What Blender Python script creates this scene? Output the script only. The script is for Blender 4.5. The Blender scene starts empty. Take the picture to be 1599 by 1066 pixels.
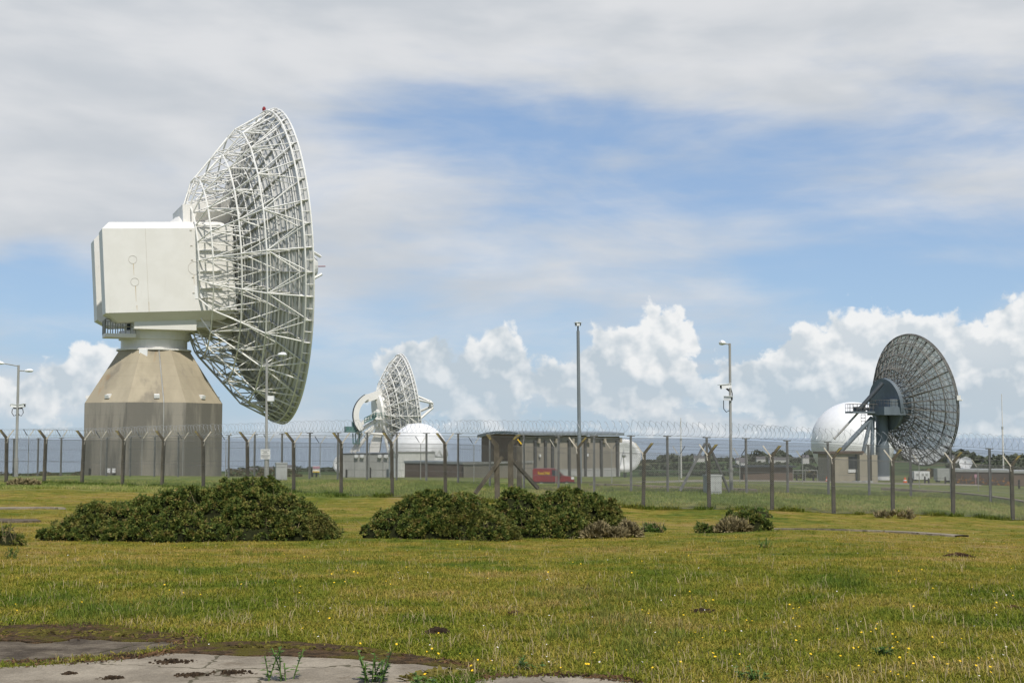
import bpy, math, random
import numpy as np
from mathutils import Vector, Matrix
R = math.radians
random.seed(7)
rng = np.random.default_rng(11)
scene = bpy.context.scene
COL = scene.collection

# ---------------------------------------------------------------- camera, light, exposure
F, CX, CY, HOR = 2150.0, 799.5, 533.0, 682.0
EYE = 1.7
PITCH = math.atan((HOR - CY) / F)
cam_d = bpy.data.cameras.new('camera')
cam_d.sensor_width = 36.0
cam_d.lens = F / 1599 * 36.0
cam_d.clip_start, cam_d.clip_end = 0.5, 200000
cam = bpy.data.objects.new('camera', cam_d); COL.objects.link(cam)
cam.location = (0, 0, EYE)
cam.rotation_euler = (R(90) + PITCH, 0, 0)
scene.camera = cam
SUN_AZ, SUN_EL = 160.0, 54.0
SUN_STRENGTH = 3.9
SKY_STRENGTH = 0.10
scene.view_settings.view_transform = 'Standard'
scene.view_settings.look = 'None'
scene.view_settings.gamma = 1
scene.view_settings.use_curve_mapping = False
scene.view_settings.exposure = 0.0
sd = Vector((math.sin(R(SUN_AZ)) * math.cos(R(SUN_EL)), math.cos(R(SUN_AZ)) * math.cos(R(SUN_EL)), math.sin(R(SUN_EL))))
sun_l = bpy.data.lights.new('sun', 'SUN'); sun_l.energy = SUN_STRENGTH; sun_l.angle = R(0.9); sun_l.color = (1.0, 0.95, 0.87)
sun_o = bpy.data.objects.new('sun', sun_l); COL.objects.link(sun_o)
sun_o.rotation_euler = sd.to_track_quat('Z', 'Y').to_euler(); sun_o.location = (0, 0, 60)

def ray(px, py):
    yy = (CY - py) / F
    return ((px - CX) / F, math.cos(PITCH) - yy * math.sin(PITCH), math.sin(PITCH) + yy * math.cos(PITCH))
def P(px, py, Y):
    r = ray(px, py); s = Y / r[1]
    return Vector((r[0] * s, Y, EYE + r[2] * s))
def PX(px, Y):
    return (px - CX) / F * Y * 1.0

class NT:
    """small helper for shader node trees"""
    def __init__(s, tree): s.t = tree; s.n = tree.nodes; s.l = tree.links
    def new(s, typ, **kw):
        n = s.n.new(typ)
        for k, v in kw.items(): setattr(n, k, v)
        return n
    def put(s, sock, v):
        if hasattr(v, 'is_output'): s.l.new(v, sock)
        elif v is not None: sock.default_value = v
    def m(s, op, a, b=None, c=None, clamp=False):
        n = s.new('ShaderNodeMath', operation=op, use_clamp=clamp)
        for i, v in enumerate((a, b, c)): s.put(n.inputs[i], v)
        return n.outputs[0]
    def v(s, op, a, b=None):
        n = s.new('ShaderNodeVectorMath', operation=op)
        s.put(n.inputs[0], a)
        if b is not None: s.put(n.inputs[1], b)
        return n.outputs['Value'] if op in ('DOT_PRODUCT', 'LENGTH') else n.outputs['Vector']
    def noise(s, vec, scale, detail=3, rough=0.5, dist=0.0):
        n = s.new('ShaderNodeTexNoise'); s.put(n.inputs['Vector'], vec)
        n.inputs['Scale'].default_value = scale; n.inputs['Detail'].default_value = detail
        n.inputs['Roughness'].default_value = rough; n.inputs['Distortion'].default_value = dist
        return n.outputs['Fac']
    def ramp(s, fac, stops, interp='LINEAR'):
        n = s.new('ShaderNodeValToRGB'); s.put(n.inputs[0], fac); cr = n.color_ramp; cr.interpolation = interp
        while len(cr.elements) < len(stops): cr.elements.new(0.5)
        for e, (p, c) in zip(cr.elements, stops):
            e.position = p; e.color = (c[0], c[1], c[2], 1) if hasattr(c, '__len__') else (c, c, c, 1)
        return n.outputs['Color']
    def sstep(s, x, a, b):
        n = s.new('ShaderNodeMapRange', interpolation_type='SMOOTHSTEP', clamp=True)
        s.put(n.inputs[0], x); n.inputs[1].default_value = a; n.inputs[2].default_value = b
        n.inputs[3].default_value = 0; n.inputs[4].default_value = 1
        return n.outputs[0]
    def mix(s, fac, a, b, blend='MIX'):
        n = s.new('ShaderNodeMix', data_type='RGBA', blend_type=blend)
        s.put(n.inputs[0], fac)
        for i, v in ((6, a), (7, b)):
            if not hasattr(v, 'is_output') and len(v) == 3: v = (*v, 1)
            s.put(n.inputs[i], v)
        return n.outputs[2]
    def xyz(s, x, y, z=0.0):
        n = s.new('ShaderNodeCombineXYZ')
        for i, v in enumerate((x, y, z)): s.put(n.inputs[i], v)
        return n.outputs[0]

# ---------------------------------------------------------------- sky
def uv_of(px, py):
    r = Vector(ray(px, py)).normalized()
    return math.atan2(r.x, r.y) * 21.5, math.asin(r.z) * 21.5
world = bpy.data.worlds.new('World'); scene.world = world; world.use_nodes = True
w = NT(world.node_tree); w.n.clear()
sky = w.new('ShaderNodeTexSky', sky_type='NISHITA', sun_disc=False)
sky.sun_elevation = R(SUN_EL); sky.sun_rotation = R(SUN_AZ); sky.altitude = 100; sky.air_density = 1.0; sky.dust_density = 1.2; sky.ozone_density = 1.6
tc = w.new('ShaderNodeTexCoord'); sep = w.new('ShaderNodeSeparateXYZ'); w.l.new(tc.outputs['Generated'], sep.inputs[0])
U = w.m('MULTIPLY', w.m('ARCTAN2', sep.outputs[0], sep.outputs[1]), 21.5)
V = w.m('MULTIPLY', w.m('ARCSINE', sep.outputs[2]), 21.5)
def blobsum(vec, blobs):
    tot = None
    for (px, py, rx, ry, wt) in blobs:
        u, v = uv_of(px, py)
        d = w.v('MULTIPLY', w.v('SUBTRACT', vec, (u, v, 0)), (100 / rx, 100 / ry, 0))
        g = w.m('MULTIPLY', w.m('POWER', 0.36788, w.v('DOT_PRODUCT', d, d)), wt)
        tot = g if tot is None else w.m('ADD', tot, g)
    return tot
uv = w.xyz(U, V, 0)
# high sheet of stratocumulus
hn_v = w.xyz(w.m('ADD', w.m('MULTIPLY', U, 0.36), w.m('MULTIPLY', V, 0.15)), V, 3.7)
hn = w.noise(hn_v, 0.62, 6, 0.55, 0.35)
hn2 = w.noise(w.xyz(w.m('MULTIPLY', U, 0.22), V, 9.1), 1.7, 4, 0.55, 0.2)
hb = blobsum(uv, [(120, 150, 420, 280, .42), (600, 0, 800, 105, .42), (1350, -20, 520, 120, .46), (1560, 120, 200, 110, .22),
                  (930, 455, 420, 45, .24), (520, 390, 420, 70, .24), (1480, 305, 150, 32, .28), (1480, 400, 170, 22, .2), (640, 260, 260, 60, .12), (1080, 375, 200, 30, .16),
                  (1150, 290, 330, 110, -.22), (60, 430, 130, 55, -.34), (1360, 440, 260, 50, -.3), (760, 190, 230, 50, -.1), (330, 560, 300, 100, -.15), (1250, 160, 120, 25, .2), (900, 130, 260, 24, .12)])
cH = w.m('ADD', w.m('ADD', w.m('MULTIPLY', w.m('SUBTRACT', hn, 0.5), 1.15), w.m('MULTIPLY', w.m('SUBTRACT', hn2, 0.5), 0.62)), w.m('ADD', hb, 0.485))
aH = w.sstep(cH, 0.22, 0.88)
hshade = w.noise(hn_v, 1.1, 4, 0.5, 0.2)
colH = w.mix(w.sstep(hshade, 0.30, 0.72), (0.625, 0.66, 0.70), (0.80, 0.81, 0.825))
# cumulus bank near the horizon
warp_n = w.new('ShaderNodeTexNoise'); w.put(warp_n.inputs['Vector'], uv); warp_n.inputs['Scale'].default_value = 1.6; warp_n.inputs['Detail'].default_value = 3
warp = w.v('MULTIPLY', w.v('SUBTRACT', warp_n.outputs['Color'], (0.5, 0.5, 0.5)), (0.75, 0.6, 0))
uvw = w.v('ADD', uv, warp)
cum = [(150, 590, 75, 60, 1), (30, 625, 60, 40, .7), (668, 555, 50, 45, .85), (600, 560, 42, 32, .75), (782, 545, 48, 60, .95), (650, 625, 120, 30, .7), (735, 600, 80, 35, .6), (760, 650, 60, 18, .6),
       (1042, 525, 58, 52, 1.1), (945, 560, 60, 50, 1), (1000, 615, 130, 38, .85), (870, 600, 70, 35, .6),
       (1335, 540, 85, 62, 1.1), (1255, 580, 80, 45, .9), (1455, 560, 95, 62, 1), (1560, 560, 70, 60, 1), (1620, 520, 60, 70, 1), (1400, 635, 260, 48, .9), (1190, 590, 60, 30, .75),
       (1830, 580, 160, 90, 1), (-220, 590, 160, 80, 1), (-500, 600, 150, 60, 1), (2200, 600, 180, 70, 1), (400, 668, 400, 10, .4), (1150, 668, 500, 10, .4)]
B = blobsum(uvw, cum)
n1 = w.noise(uv, 2.6, 6, 0.56, 0.25)
n1b = w.noise(w.v('ADD', uv, (0.09, 0.10, 0)), 2.6, 6, 0.56, 0.25)
Fc = w.m('ADD', B, w.m('MULTIPLY', w.m('SUBTRACT', n1, 0.5), 1.5))
aC = w.sstep(Fc, 0.45, 0.68)
n2 = w.noise(uv, 1.9, 3, 0.5, 0.0)
n2b = w.noise(w.v('ADD', uv, (0.10, 0.16, 0)), 1.9, 3, 0.5, 0.0)
relief = w.m('ADD', w.m('MULTIPLY', w.m('SUBTRACT', n2, n2b), 3.2), w.m('MULTIPLY', w.m('SUBTRACT', n1, n1b), 1.3))
soft = w.noise(uv, 1.05, 3, 0.5, 0.0)
edge = w.sstep(Fc, 1.35, 0.55)
lowf = w.sstep(V, 0.15, 1.7)
tC = w.m('ADD', w.m('ADD', w.m('MULTIPLY', edge, 0.42), relief), w.m('MULTIPLY', lowf, 0.34))
tC = w.m('ADD', tC, w.m('MULTIPLY', w.m('SUBTRACT', soft, 0.52), 1.3), clamp=True)
ub = blobsum(uv, [(690, 580, 240, 120, -.30), (1040, 520, 80, 60, .28), (1340, 510, 190, 80, .33), (1540, 540, 90, 60, .2), (780, 520, 50, 45, .25), (130, 590, 110, 80, .1), (1500, 640, 250, 60, -.2)])
tC = w.m('ADD', tC, ub, clamp=True)
colC = w.mix(tC, (0.53, 0.61, 0.675), (0.93, 0.935, 0.93))
# haze of the lowest air and the blue itself
grad = w.ramp(w.m('DIVIDE', V, 10.0), [(0, (4.5, 6.2, 7.7)), (.17, (3.9, 5.8, 8.2)), (.36, (3.15, 4.8, 7.5)), (.62, (2.5, 4.0, 6.7)), (1, (1.2, 2.3, 5.0))])
skyc = w.mix(0.8, sky.outputs[0], grad)
bg_sky = w.new('ShaderNodeBackground'); w.l.new(skyc, bg_sky.inputs[0]); bg_sky.inputs[1].default_value = SKY_STRENGTH
bg_h = w.new('ShaderNodeBackground'); w.l.new(colH, bg_h.inputs[0]); bg_h.inputs[1].default_value = 0.93
bg_c = w.new('ShaderNodeBackground'); w.l.new(colC, bg_c.inputs[0]); bg_c.inputs[1].default_value = 0.97
mx1 = w.new('ShaderNodeMixShader'); w.l.new(w.m('MULTIPLY', aH, 0.96), mx1.inputs[0]); w.l.new(bg_sky.outputs[0], mx1.inputs[1]); w.l.new(bg_h.outputs[0], mx1.inputs[2])
mx2 = w.new('ShaderNodeMixShader'); w.l.new(w.m('MULTIPLY', aC, w.m('ADD', w.m('MULTIPLY', w.sstep(V, -0.1, 1.5), 0.32), 0.62)), mx2.inputs[0]); w.l.new(mx1.outputs[0], mx2.inputs[1]); w.l.new(bg_c.outputs[0], mx2.inputs[2])
wo = w.new('ShaderNodeOutputWorld'); w.l.new(mx2.outputs[0], wo.inputs[0])

# ---------------------------------------------------------------- materials
def mat(name, c1, c2=None, scale=3.0, rough=0.7, stretch=(1, 1, 1), detail=4, lo=0.35, hi=0.65, bump=0.0, bscale=20, metal=0.0, extra=None, island=0.0):
    m = bpy.data.materials.new(name); m.use_nodes = True
    t = NT(m.node_tree); b = t.n['Principled BSDF']
    b.inputs['Roughness'].default_value = rough; b.inputs['Specular IOR Level'].default_value = .06 if rough >= .85 else .4; b.inputs['Metallic'].default_value = metal
    co = t.new('ShaderNodeTexCoord').outputs['Object']
    vec = t.v('MULTIPLY', co, stretch)
    col = (*c1, 1)
    if c2 is not None:
        f = t.sstep(t.noise(vec, scale, detail, 0.6), lo, hi)
        col = t.mix(f, c1, c2)
    if island:
        g = t.new('ShaderNodeNewGeometry').outputs['Random Per Island']
        col = t.mix(1.0, col, t.ramp(g, [(0, 1 - island), (1, 1 + island)]), 'MULTIPLY')
    if extra: col = extra(t, co, col)
    t.put(b.inputs['Base Color'], col)
    if bump:
        bn = t.new('ShaderNodeBump'); bn.inputs['Strength'].default_value = bump; bn.inputs['Distance'].default_value = 0.05
        t.l.new(t.noise(co, bscale, 4, 0.6), bn.inputs['Height']); t.l.new(bn.outputs[0], b.inputs['Normal'])
    return m
def rust(t, co, col):
    f = t.sstep(t.noise(t.v('MULTIPLY', co, (1.2, 1.2, 0.16)), 1.1, 6, 0.65), 0.60, 0.78)
    return t.mix(t.m('MULTIPLY', f, 0.16), col, (0.42, 0.36, 0.26))
M = {}
M['white'] = mat('white paint', (.745, .728, .685), (.71, .692, .645), .6, .5, extra=rust)
M['white_clean'] = mat('clean white paint', (.80, .80, .79), (.76, .76, .75), .8, .45)
M['truss'] = mat('white tube paint', (.82, .81, .77), (.74, .72, .66), 1.0, .5)
M['panel'] = mat('panel grey white', (.64, .64, .63), (.58, .58, .57), .7, .55)
M['panel_rib'] = mat('panel rib grey', (.44, .44, .42), (.36, .36, .34), .7, .6)
def stain_low(t, co, col):
    f = t.sstep(t.noise(t.v('MULTIPLY', co, (0.50, 0.50, 0.07)), 1.0, 6, 0.62), 0.45, 0.60)
    col = t.mix(t.m('MULTIPLY', f, 0.72), col, (.13, .125, .11))
    s = t.new('ShaderNodeSeparateXYZ'); t.l.new(co, s.inputs[0])
    seam = t.m('LESS_THAN', t.m('FRACT', t.m('DIVIDE', s.outputs[2], 1.25)), 0.02)
    return t.mix(t.m('MULTIPLY', seam, 0.3), col, (.12, .11, .1))
def stain_up(t, co, col):
    f = t.sstep(t.noise(t.v('MULTIPLY', co, (0.5, 0.5, 0.12)), 0.9, 5, 0.6), 0.55, 0.72)
    col = t.mix(t.m('MULTIPLY', f, 0.6), col, (.17, .155, .13))
    r = t.sstep(t.noise(t.v('MULTIPLY', co, (0.5, 0.5, 0.10)), 0.75, 5, 0.6, 0.3), 0.63, 0.74)
    col = t.mix(t.m('MULTIPLY', r, 0.55), col, (.33, .19, .08))
    s = t.new('ShaderNodeSeparateXYZ'); t.l.new(co, s.inputs[0])
    seam = t.m('LESS_THAN', t.m('FRACT', t.m('DIVIDE', s.outputs[2], 1.25)), 0.02)
    return t.mix(t.m('MULTIPLY', seam, 0.25), col, (.16, .14, .11))
M['conc_low'] = mat('weathered grey concrete', (.33, .30, .25), (.275, .255, .215), .4, .9, (1, 1, .15), 5, bump=.25, bscale=6, extra=stain_low)
M['conc_up'] = mat('weathered tan concrete', (.42, .365, .265), (.34, .295, .215), .35, .9, (1, 1, .25), 5, bump=.25, bscale=6, extra=stain_up)
M['post'] = mat('concrete post', (.135, .12, .092), (.08, .072, .056), 4, .95, (1, 1, .5), 5)
M['post_lit_top'] = mat('sunlit toned post top', (.30, .24, .08), (.17, .15, .09), 8, .95)  # yellow sunlight on the arm tops, put into the colour
M['steelpost'] = mat('galvanised post', (.20, .20, .19), (.13, .13, .12), 3, .6)
M['wire'] = mat('galvanised wire', (.16, .16, .15), None, rough=.5)
M['weld'] = mat('weathered mesh wire', (.10, .10, .095), None, rough=.6)
M['razor'] = mat('razor wire', (.36, .37, .38), None, rough=.4, metal=.3)
M['pole'] = mat('galvanised pole', (.36, .355, .33), (.28, .275, .25), 2, .55, (1, 1, .2))
M['pole_grey'] = mat('grey painted pole', (.20, .225, .24), (.17, .19, .20), 2, .5, (1, 1, .2))
M['pale_arm'] = mat('pale steel arm', (.62, .57, .48), (.5, .45, .36), 6, .6)
M['cabinet'] = mat('grey cabinet', (.42, .43, .41), (.35, .36, .34), 2, .6)
M['black'] = mat('black rubber', (.02, .02, .02), None, rough=.6)
M['dark_steel'] = mat('dark grey steel', (.055, .066, .075), (.04, .047, .053), 2, .6)
M['arthur_rib'] = mat('dirty grey steel rib', (.20, .19, .17), (.12, .112, .10), .8, .7)
M['arthur_panel'] = mat('dirty pale mesh panel', (.78, .78, .76), (.68, .68, .66), .5, .6)
def perforated(name, fac):
    m = M[name]; t = NT(m.node_tree); b = t.n['Principled BSDF']; tr = t.new('ShaderNodeBsdfTranslucent'); tr.inputs[0].default_value = (.86, .86, .84, 1); mx = t.new('ShaderNodeMixShader'); mx.inputs[0].default_value = fac
    t.l.new(b.outputs[0], mx.inputs[1]); t.l.new(tr.outputs[0], mx.inputs[2]); t.l.new(mx.outputs[0], t.n['Material Output'].inputs[0])
perforated('arthur_panel', .62)
M['arthur_blue'] = mat('blue grey painted steel', (.145, .175, .195), (.115, .14, .158), .5, .55, (1, 1, .3))
M['teal'] = mat('teal painted steel', (.10, .21, .19), (.07, .15, .14), 2, .5)
M['render_grey'] = mat('grey rendered wall', (.42, .42, .40), (.36, .36, .34), .5, .85, (1, 1, .3))
def bricks(t, co, col):
    s = t.new('ShaderNodeSeparateXYZ'); t.l.new(co, s.inputs[0])
    bt = t.new('ShaderNodeTexBrick'); t.l.new(t.xyz(t.m('ADD', s.outputs[0], s.outputs[1]), s.outputs[2]), bt.inputs[0])
    bt.inputs['Scale'].default_value = 3.0; bt.inputs['Mortar Size'].default_value = .03
    bt.inputs[1].default_value = (.21, .135, .10, 1); bt.inputs[2].default_value = (.15, .10, .08, 1); bt.inputs[3].default_value = (.22, .19, .16, 1)
    return t.mix(.8, col, bt.outputs[0])
M['brick'] = mat('brown brick', (.20, .15, .12), (.15, .115, .09), .8, .9, extra=bricks)
M['brick_dark'] = mat('dark purple brick', (.085, .07, .066), (.06, .05, .048), .8, .9, extra=lambda t, co, col: t.mix(.45, col, bricks(t, co, col)))
M['hall_conc'] = mat('grey tan panel wall', (.31, .28, .23), (.25, .23, .19), .35, .9, (1, 1, .3), 5)
M['hall_fin_shade'] = mat('shade toned fin', (.09, .09, .088), (.065, .065, .062), 1, .8)  # shade on the fin sides put into the whole fin's dark colour
M['roof'] = mat('grey roof edge', (.21, .24, .25), (.17, .19, .20), .6, .6)
M['beige'] = mat('beige painted hut wall', (.40, .355, .27), (.35, .31, .235), .6, .8, (1, 1, .3))
M['hut_roof'] = mat('brown roof edge', (.14, .09, .06), (.10, .07, .05), 1, .7)
M['seam'] = mat('faint seam line', (.50, .47, .41), None, rough=.7)
M['rust_run'] = mat('pale rust run', (.60, .50, .36), (.52, .42, .28), 3, .7)
M['glass'] = mat('dark window glass', (.03, .035, .04), None, rough=.15)
M['red'] = mat('red van paint', (.25, .024, .027), (.21, .02, .023), 2, .4)
M['yellow'] = mat('yellow paint', (.75, .48, .03), None, rough=.5)
M['orange'] = mat('orange plastic', (.75, .13, .02), None, rough=.5)
M['sign_white'] = mat('white sign board', (.78, .77, .74), None, rough=.5)
M['sign_pink'] = mat('pink sign band', (.55, .30, .36), None, rough=.5)
M['ink'] = mat('dark sign lettering', (.05, .05, .05), None, rough=.6)
M['bollard'] = mat('black timber stake', (.03, .028, .025), None, rough=.8)
def grit(t, co, col):
    col = t.mix(1.0, col, t.ramp(t.noise(co, 70, 3, .8), [(.3, .72), (.7, 1.22)]), 'MULTIPLY')
    w_ = t.v('ADD', co, t.v('MULTIPLY', t.xyz(t.noise(co, 3, 3), t.noise(t.v('ADD', co, (7, 3, 1)), 3, 3)), (.5, .5, 0)))
    e = t.new('ShaderNodeTexVoronoi', feature='DISTANCE_TO_EDGE'); t.l.new(t.v('MULTIPLY', w_, (1, 1, 0)), e.inputs['Vector']); e.inputs['Scale'].default_value = .55
    return t.mix(t.m('MULTIPLY', t.m('LESS_THAN', e.outputs['Distance'], .007), .7), col, (.05, .045, .02))
M['light_conc'] = mat('pale slab concrete', (.36, .31, .235), (.235, .20, .15), 1.8, .95, (1, 1, 1), 6, bump=.5, bscale=25,
    extra=lambda t, co, col: grit(t, co, t.mix(t.m('MULTIPLY', t.sstep(t.noise(co, 4, 6, .75), .54, .70), .6), col, (.15, .115, .075))))
M['old_asphalt'] = mat('old grey hardstanding', (.20, .165, .12), (.085, .068, .05), 3.5, .95, (1, 1.3, 1), 8, bump=.8, bscale=30,
    extra=lambda t, co, col: grit(t, co, t.mix(t.m('MULTIPLY', t.sstep(t.noise(co, 5, 5, .7), .56, .72), .75), col, (.07, .055, .032))))
M['road'] = mat('grey road surface', (.40, .37, .32), (.34, .31, .27), .6, .95)
M['soil'] = mat('dark soil', (.075, .052, .032), (.04, .028, .018), 12, 1.0, bump=.6, bscale=40, island=.4)
M['litter'] = mat('leaf litter and moss', (.15, .095, .05), (.06, .042, .024), 14, 1.0, bump=1.0, bscale=45,
    extra=lambda t, co, col: t.mix(t.sstep(t.noise(co, 60, 3, .8), .62, .72), t.mix(t.sstep(t.noise(co, 2.2, 5, .7), .47, .58), col, (.125, .105, .022)), (.30, .24, .15)))
M['debris'] = mat('dead leaf debris', (.13, .075, .038), (.055, .034, .02), 3, 1.0, island=.6)
M['moss'] = mat('dry moss', (.13, .11, .025), (.07, .06, .016), 5, 1.0, island=.4)
def gorse_col(t, co, col):
    g = t.new('ShaderNodeNewGeometry').outputs['Random Per Island']
    hd = t.sstep(t.noise(co, 6.5, 3, .6), .34, .66)
    g = t.m('ADD', t.m('MULTIPLY', g, .5), t.m('MULTIPLY', hd, .5))
    c = t.ramp(g, [(0, (.028, .050, .008)), (.32, (.064, .102, .014)), (.55, (.118, .150, .022)), (.75, (.225, .215, .042)), (1.0, (.30, .21, .08))])
    f = t.sstep(t.noise(co, .75, 4, .6), .52, .72)
    return t.mix(t.m('MULTIPLY', f, .55), c, (.17, .14, .035))
M['gorse'] = mat('gorse sprigs', (.04, .06, .012), None, rough=.75, extra=gorse_col)
M['gorse_dry'] = mat('dry brown gorse sprigs', (.30, .25, .135), (.17, .14, .07), 4, .9, island=.5)
M['stem'] = mat('brown stems', (.04, .032, .018), (.02, .017, .010), 5, .9)
M['twig_shade'] = mat('shaded gorse interior', (.030, .034, .012), (.016, .018, .008), 9, 1.0, bump=.8, bscale=30)  # shade between the sprigs put into the dark core colour
M['nettle'] = mat('fresh green leaves', (.10, .175, .03), (.075, .13, .025), 6, .6, island=.4)
M['flower'] = mat('yellow flower', (.85, .55, .01), None, rough=.6)
M['clover'] = mat('white clover head', (.75, .70, .66), None, rough=.7)
M['sea'] = mat('sea water', (.27, .325, .375), (.29, .345, .39), .002, .65, (1, .2, 1))
M['foliage_far'] = mat('far tree foliage', (.095, .11, .075), (.115, .13, .085), .03, .9, island=.4)
M['house_w'] = mat('white house wall', (.62, .60, .56), None, rough=.8)
M['house_r'] = mat('slate roof', (.14, .13, .13), None, rough=.7)

def grass_colour(t, blade=False):
    g = t.new('ShaderNodeNewGeometry'); pos = g.outputs['Position']
    flat = t.v('MULTIPLY', pos, (1, 1, 0))
    big = t.noise(t.v('MULTIPLY', flat, (1, .7, 1)), .16, 4, .6)
    mid = t.noise(flat, .9, 4, .6)
    f = t.m('ADD', t.m('MULTIPLY', big, .85), t.m('SUBTRACT', t.m('MULTIPLY', mid, .75), .30))
    dry = t.ramp(f, [(.33, (.135, .178, .022)), (.44, (.228, .226, .032)), (.55, (.33, .268, .050)), (.67, (.385, .28, .09))])
    grn = t.ramp(f, [(.38, (.180, .235, .062)), (.50, (.250, .295, .088)), (.60, (.32, .325, .118)), (.7, (.38, .345, .15))])
    s = t.new('ShaderNodeSeparateXYZ'); t.l.new(pos, s.inputs[0])
    near = t.sstep(s.outputs[1], 24.0, 10.0)
    dry = t.mix(t.m('MULTIPLY', near, .55), dry, t.mix(1.0, dry, (.82, 1.0, .85), 'MULTIPLY'))
    # the strip inside the fence is a different, ungrazed sward
    yl = t.m('ADD', s.outputs[1], t.m('MULTIPLY', t.m('SUBTRACT', mid, .5), 6.0))
    inside = t.sstep(yl, 60.5, 64.0)
    c = t.mix(inside, dry, grn)
    heath = t.sstep(t.noise(flat, .05, 5, .6), .50, .62)
    far = t.m('MULTIPLY', t.sstep(s.outputs[1], 95, 125), heath)
    c = t.mix(t.m('MULTIPLY', far, .75), c, (.115, .085, .045))
    return c, pos, s
def make_ground_mat():
    m = bpy.data.materials.new('ground turf'); m.use_nodes = True
    t = NT(m.node_tree); b = t.n['Principled BSDF']; b.inputs['Roughness'].default_value = 1.0; b.inputs['Specular IOR Level'].default_value = .1
    c, pos, s = grass_colour(t)
    flat = t.v('MULTIPLY', pos, (1, 1, 0))
    c = t.mix(t.m('MULTIPLY', t.sstep(t.noise(flat, 7, 5, .7), .50, .72), .5), c, (.055, .055, .016))
    fine = t.noise(flat, 22, 4, .7)
    c = t.mix(1.0, c, t.ramp(fine, [(.25, .66), (.75, 1.25)]), 'MULTIPLY')
    c = t.mix(1.0, c, t.ramp(t.noise(flat, 1.7, 5, .65), [(.32, .50), (.5, .70), (.68, .92)]), 'MULTIPLY')
    # fields beyond the station
    vo = t.new('ShaderNodeTexVoronoi', feature='F1'); t.l.new(t.v('MULTIPLY', flat, (.0042, .0060, 0)), vo.inputs['Vector']); vo.inputs['Scale'].default_value = 1.0
    rs = t.new('ShaderNodeSeparateColor'); t.l.new(vo.outputs['Color'], rs.inputs[0])
    fld = t.ramp(rs.outputs[0], [(0, (.060, .095, .034)), (.3, (.085, .120, .045)), (.55, (.105, .135, .055)), (.72, (.055, .082, .032)), (.85, (.15, .12, .065)), (1, (.115, .145, .06))], 'CONSTANT')
    ed = t.new('ShaderNodeTexVoronoi', feature='DISTANCE_TO_EDGE'); t.l.new(t.v('MULTIPLY', flat, (.0042, .0060, 0)), ed.inputs['Vector']); ed.inputs['Scale'].default_value = 1.0
    hedge = t.m('LESS_THAN', ed.outputs['Distance'], .035)
    fld = t.mix(hedge, fld, (.030, .042, .018))
    c = t.mix(t.sstep(s.outputs[1], 420, 560), c, fld)
    t.put(b.inputs['Base Color'], c)
    bn = t.new('ShaderNodeBump'); bn.inputs['Strength'].default_value = .7; bn.inputs['Distance'].default_value = .06
    t.l.new(t.noise(flat, 9, 5, .7), bn.inputs['Height']); t.l.new(bn.outputs[0], b.inputs['Normal'])
    return m
M['ground'] = make_ground_mat()
def make_blade_mat(name, tint=None):
    m = bpy.data.materials.new(name); m.use_nodes = True
    t = NT(m.node_tree); b = t.n['Principled BSDF']; b.inputs['Roughness'].default_value = .8; b.inputs['Specular IOR Level'].default_value = .15
    c, pos, s = grass_colour(t)
    r = t.new('ShaderNodeNewGeometry').outputs['Random Per Island']
    c = t.mix(1.0, c, t.ramp(r, [(0, (.55, .68, .5)), (.5, (1.0, 1.05, .85)), (.85, (1.3, 1.2, 1.15)), (1, (1.75, 1.5, 1.9))]), 'MULTIPLY')
    if tint: c = t.mix(tint[3], c, tint[:3])
    t.put(b.inputs['Base Color'], c)
    tr = t.new('ShaderNodeBsdfTranslucent'); t.l.new(c, tr.inputs[0]); mx = t.new('ShaderNodeMixShader'); mx.inputs[0].default_value = .35
    t.l.new(b.outputs[0], mx.inputs[1]); t.l.new(tr.outputs[0], mx.inputs[2]); t.l.new(mx.outputs[0], t.n['Material Output'].inputs[0])
    return m
M['blade'] = make_blade_mat('grass blades')
M['blade_long'] = make_blade_mat('long green grass', (.095, .16, .028, .6))

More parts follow.
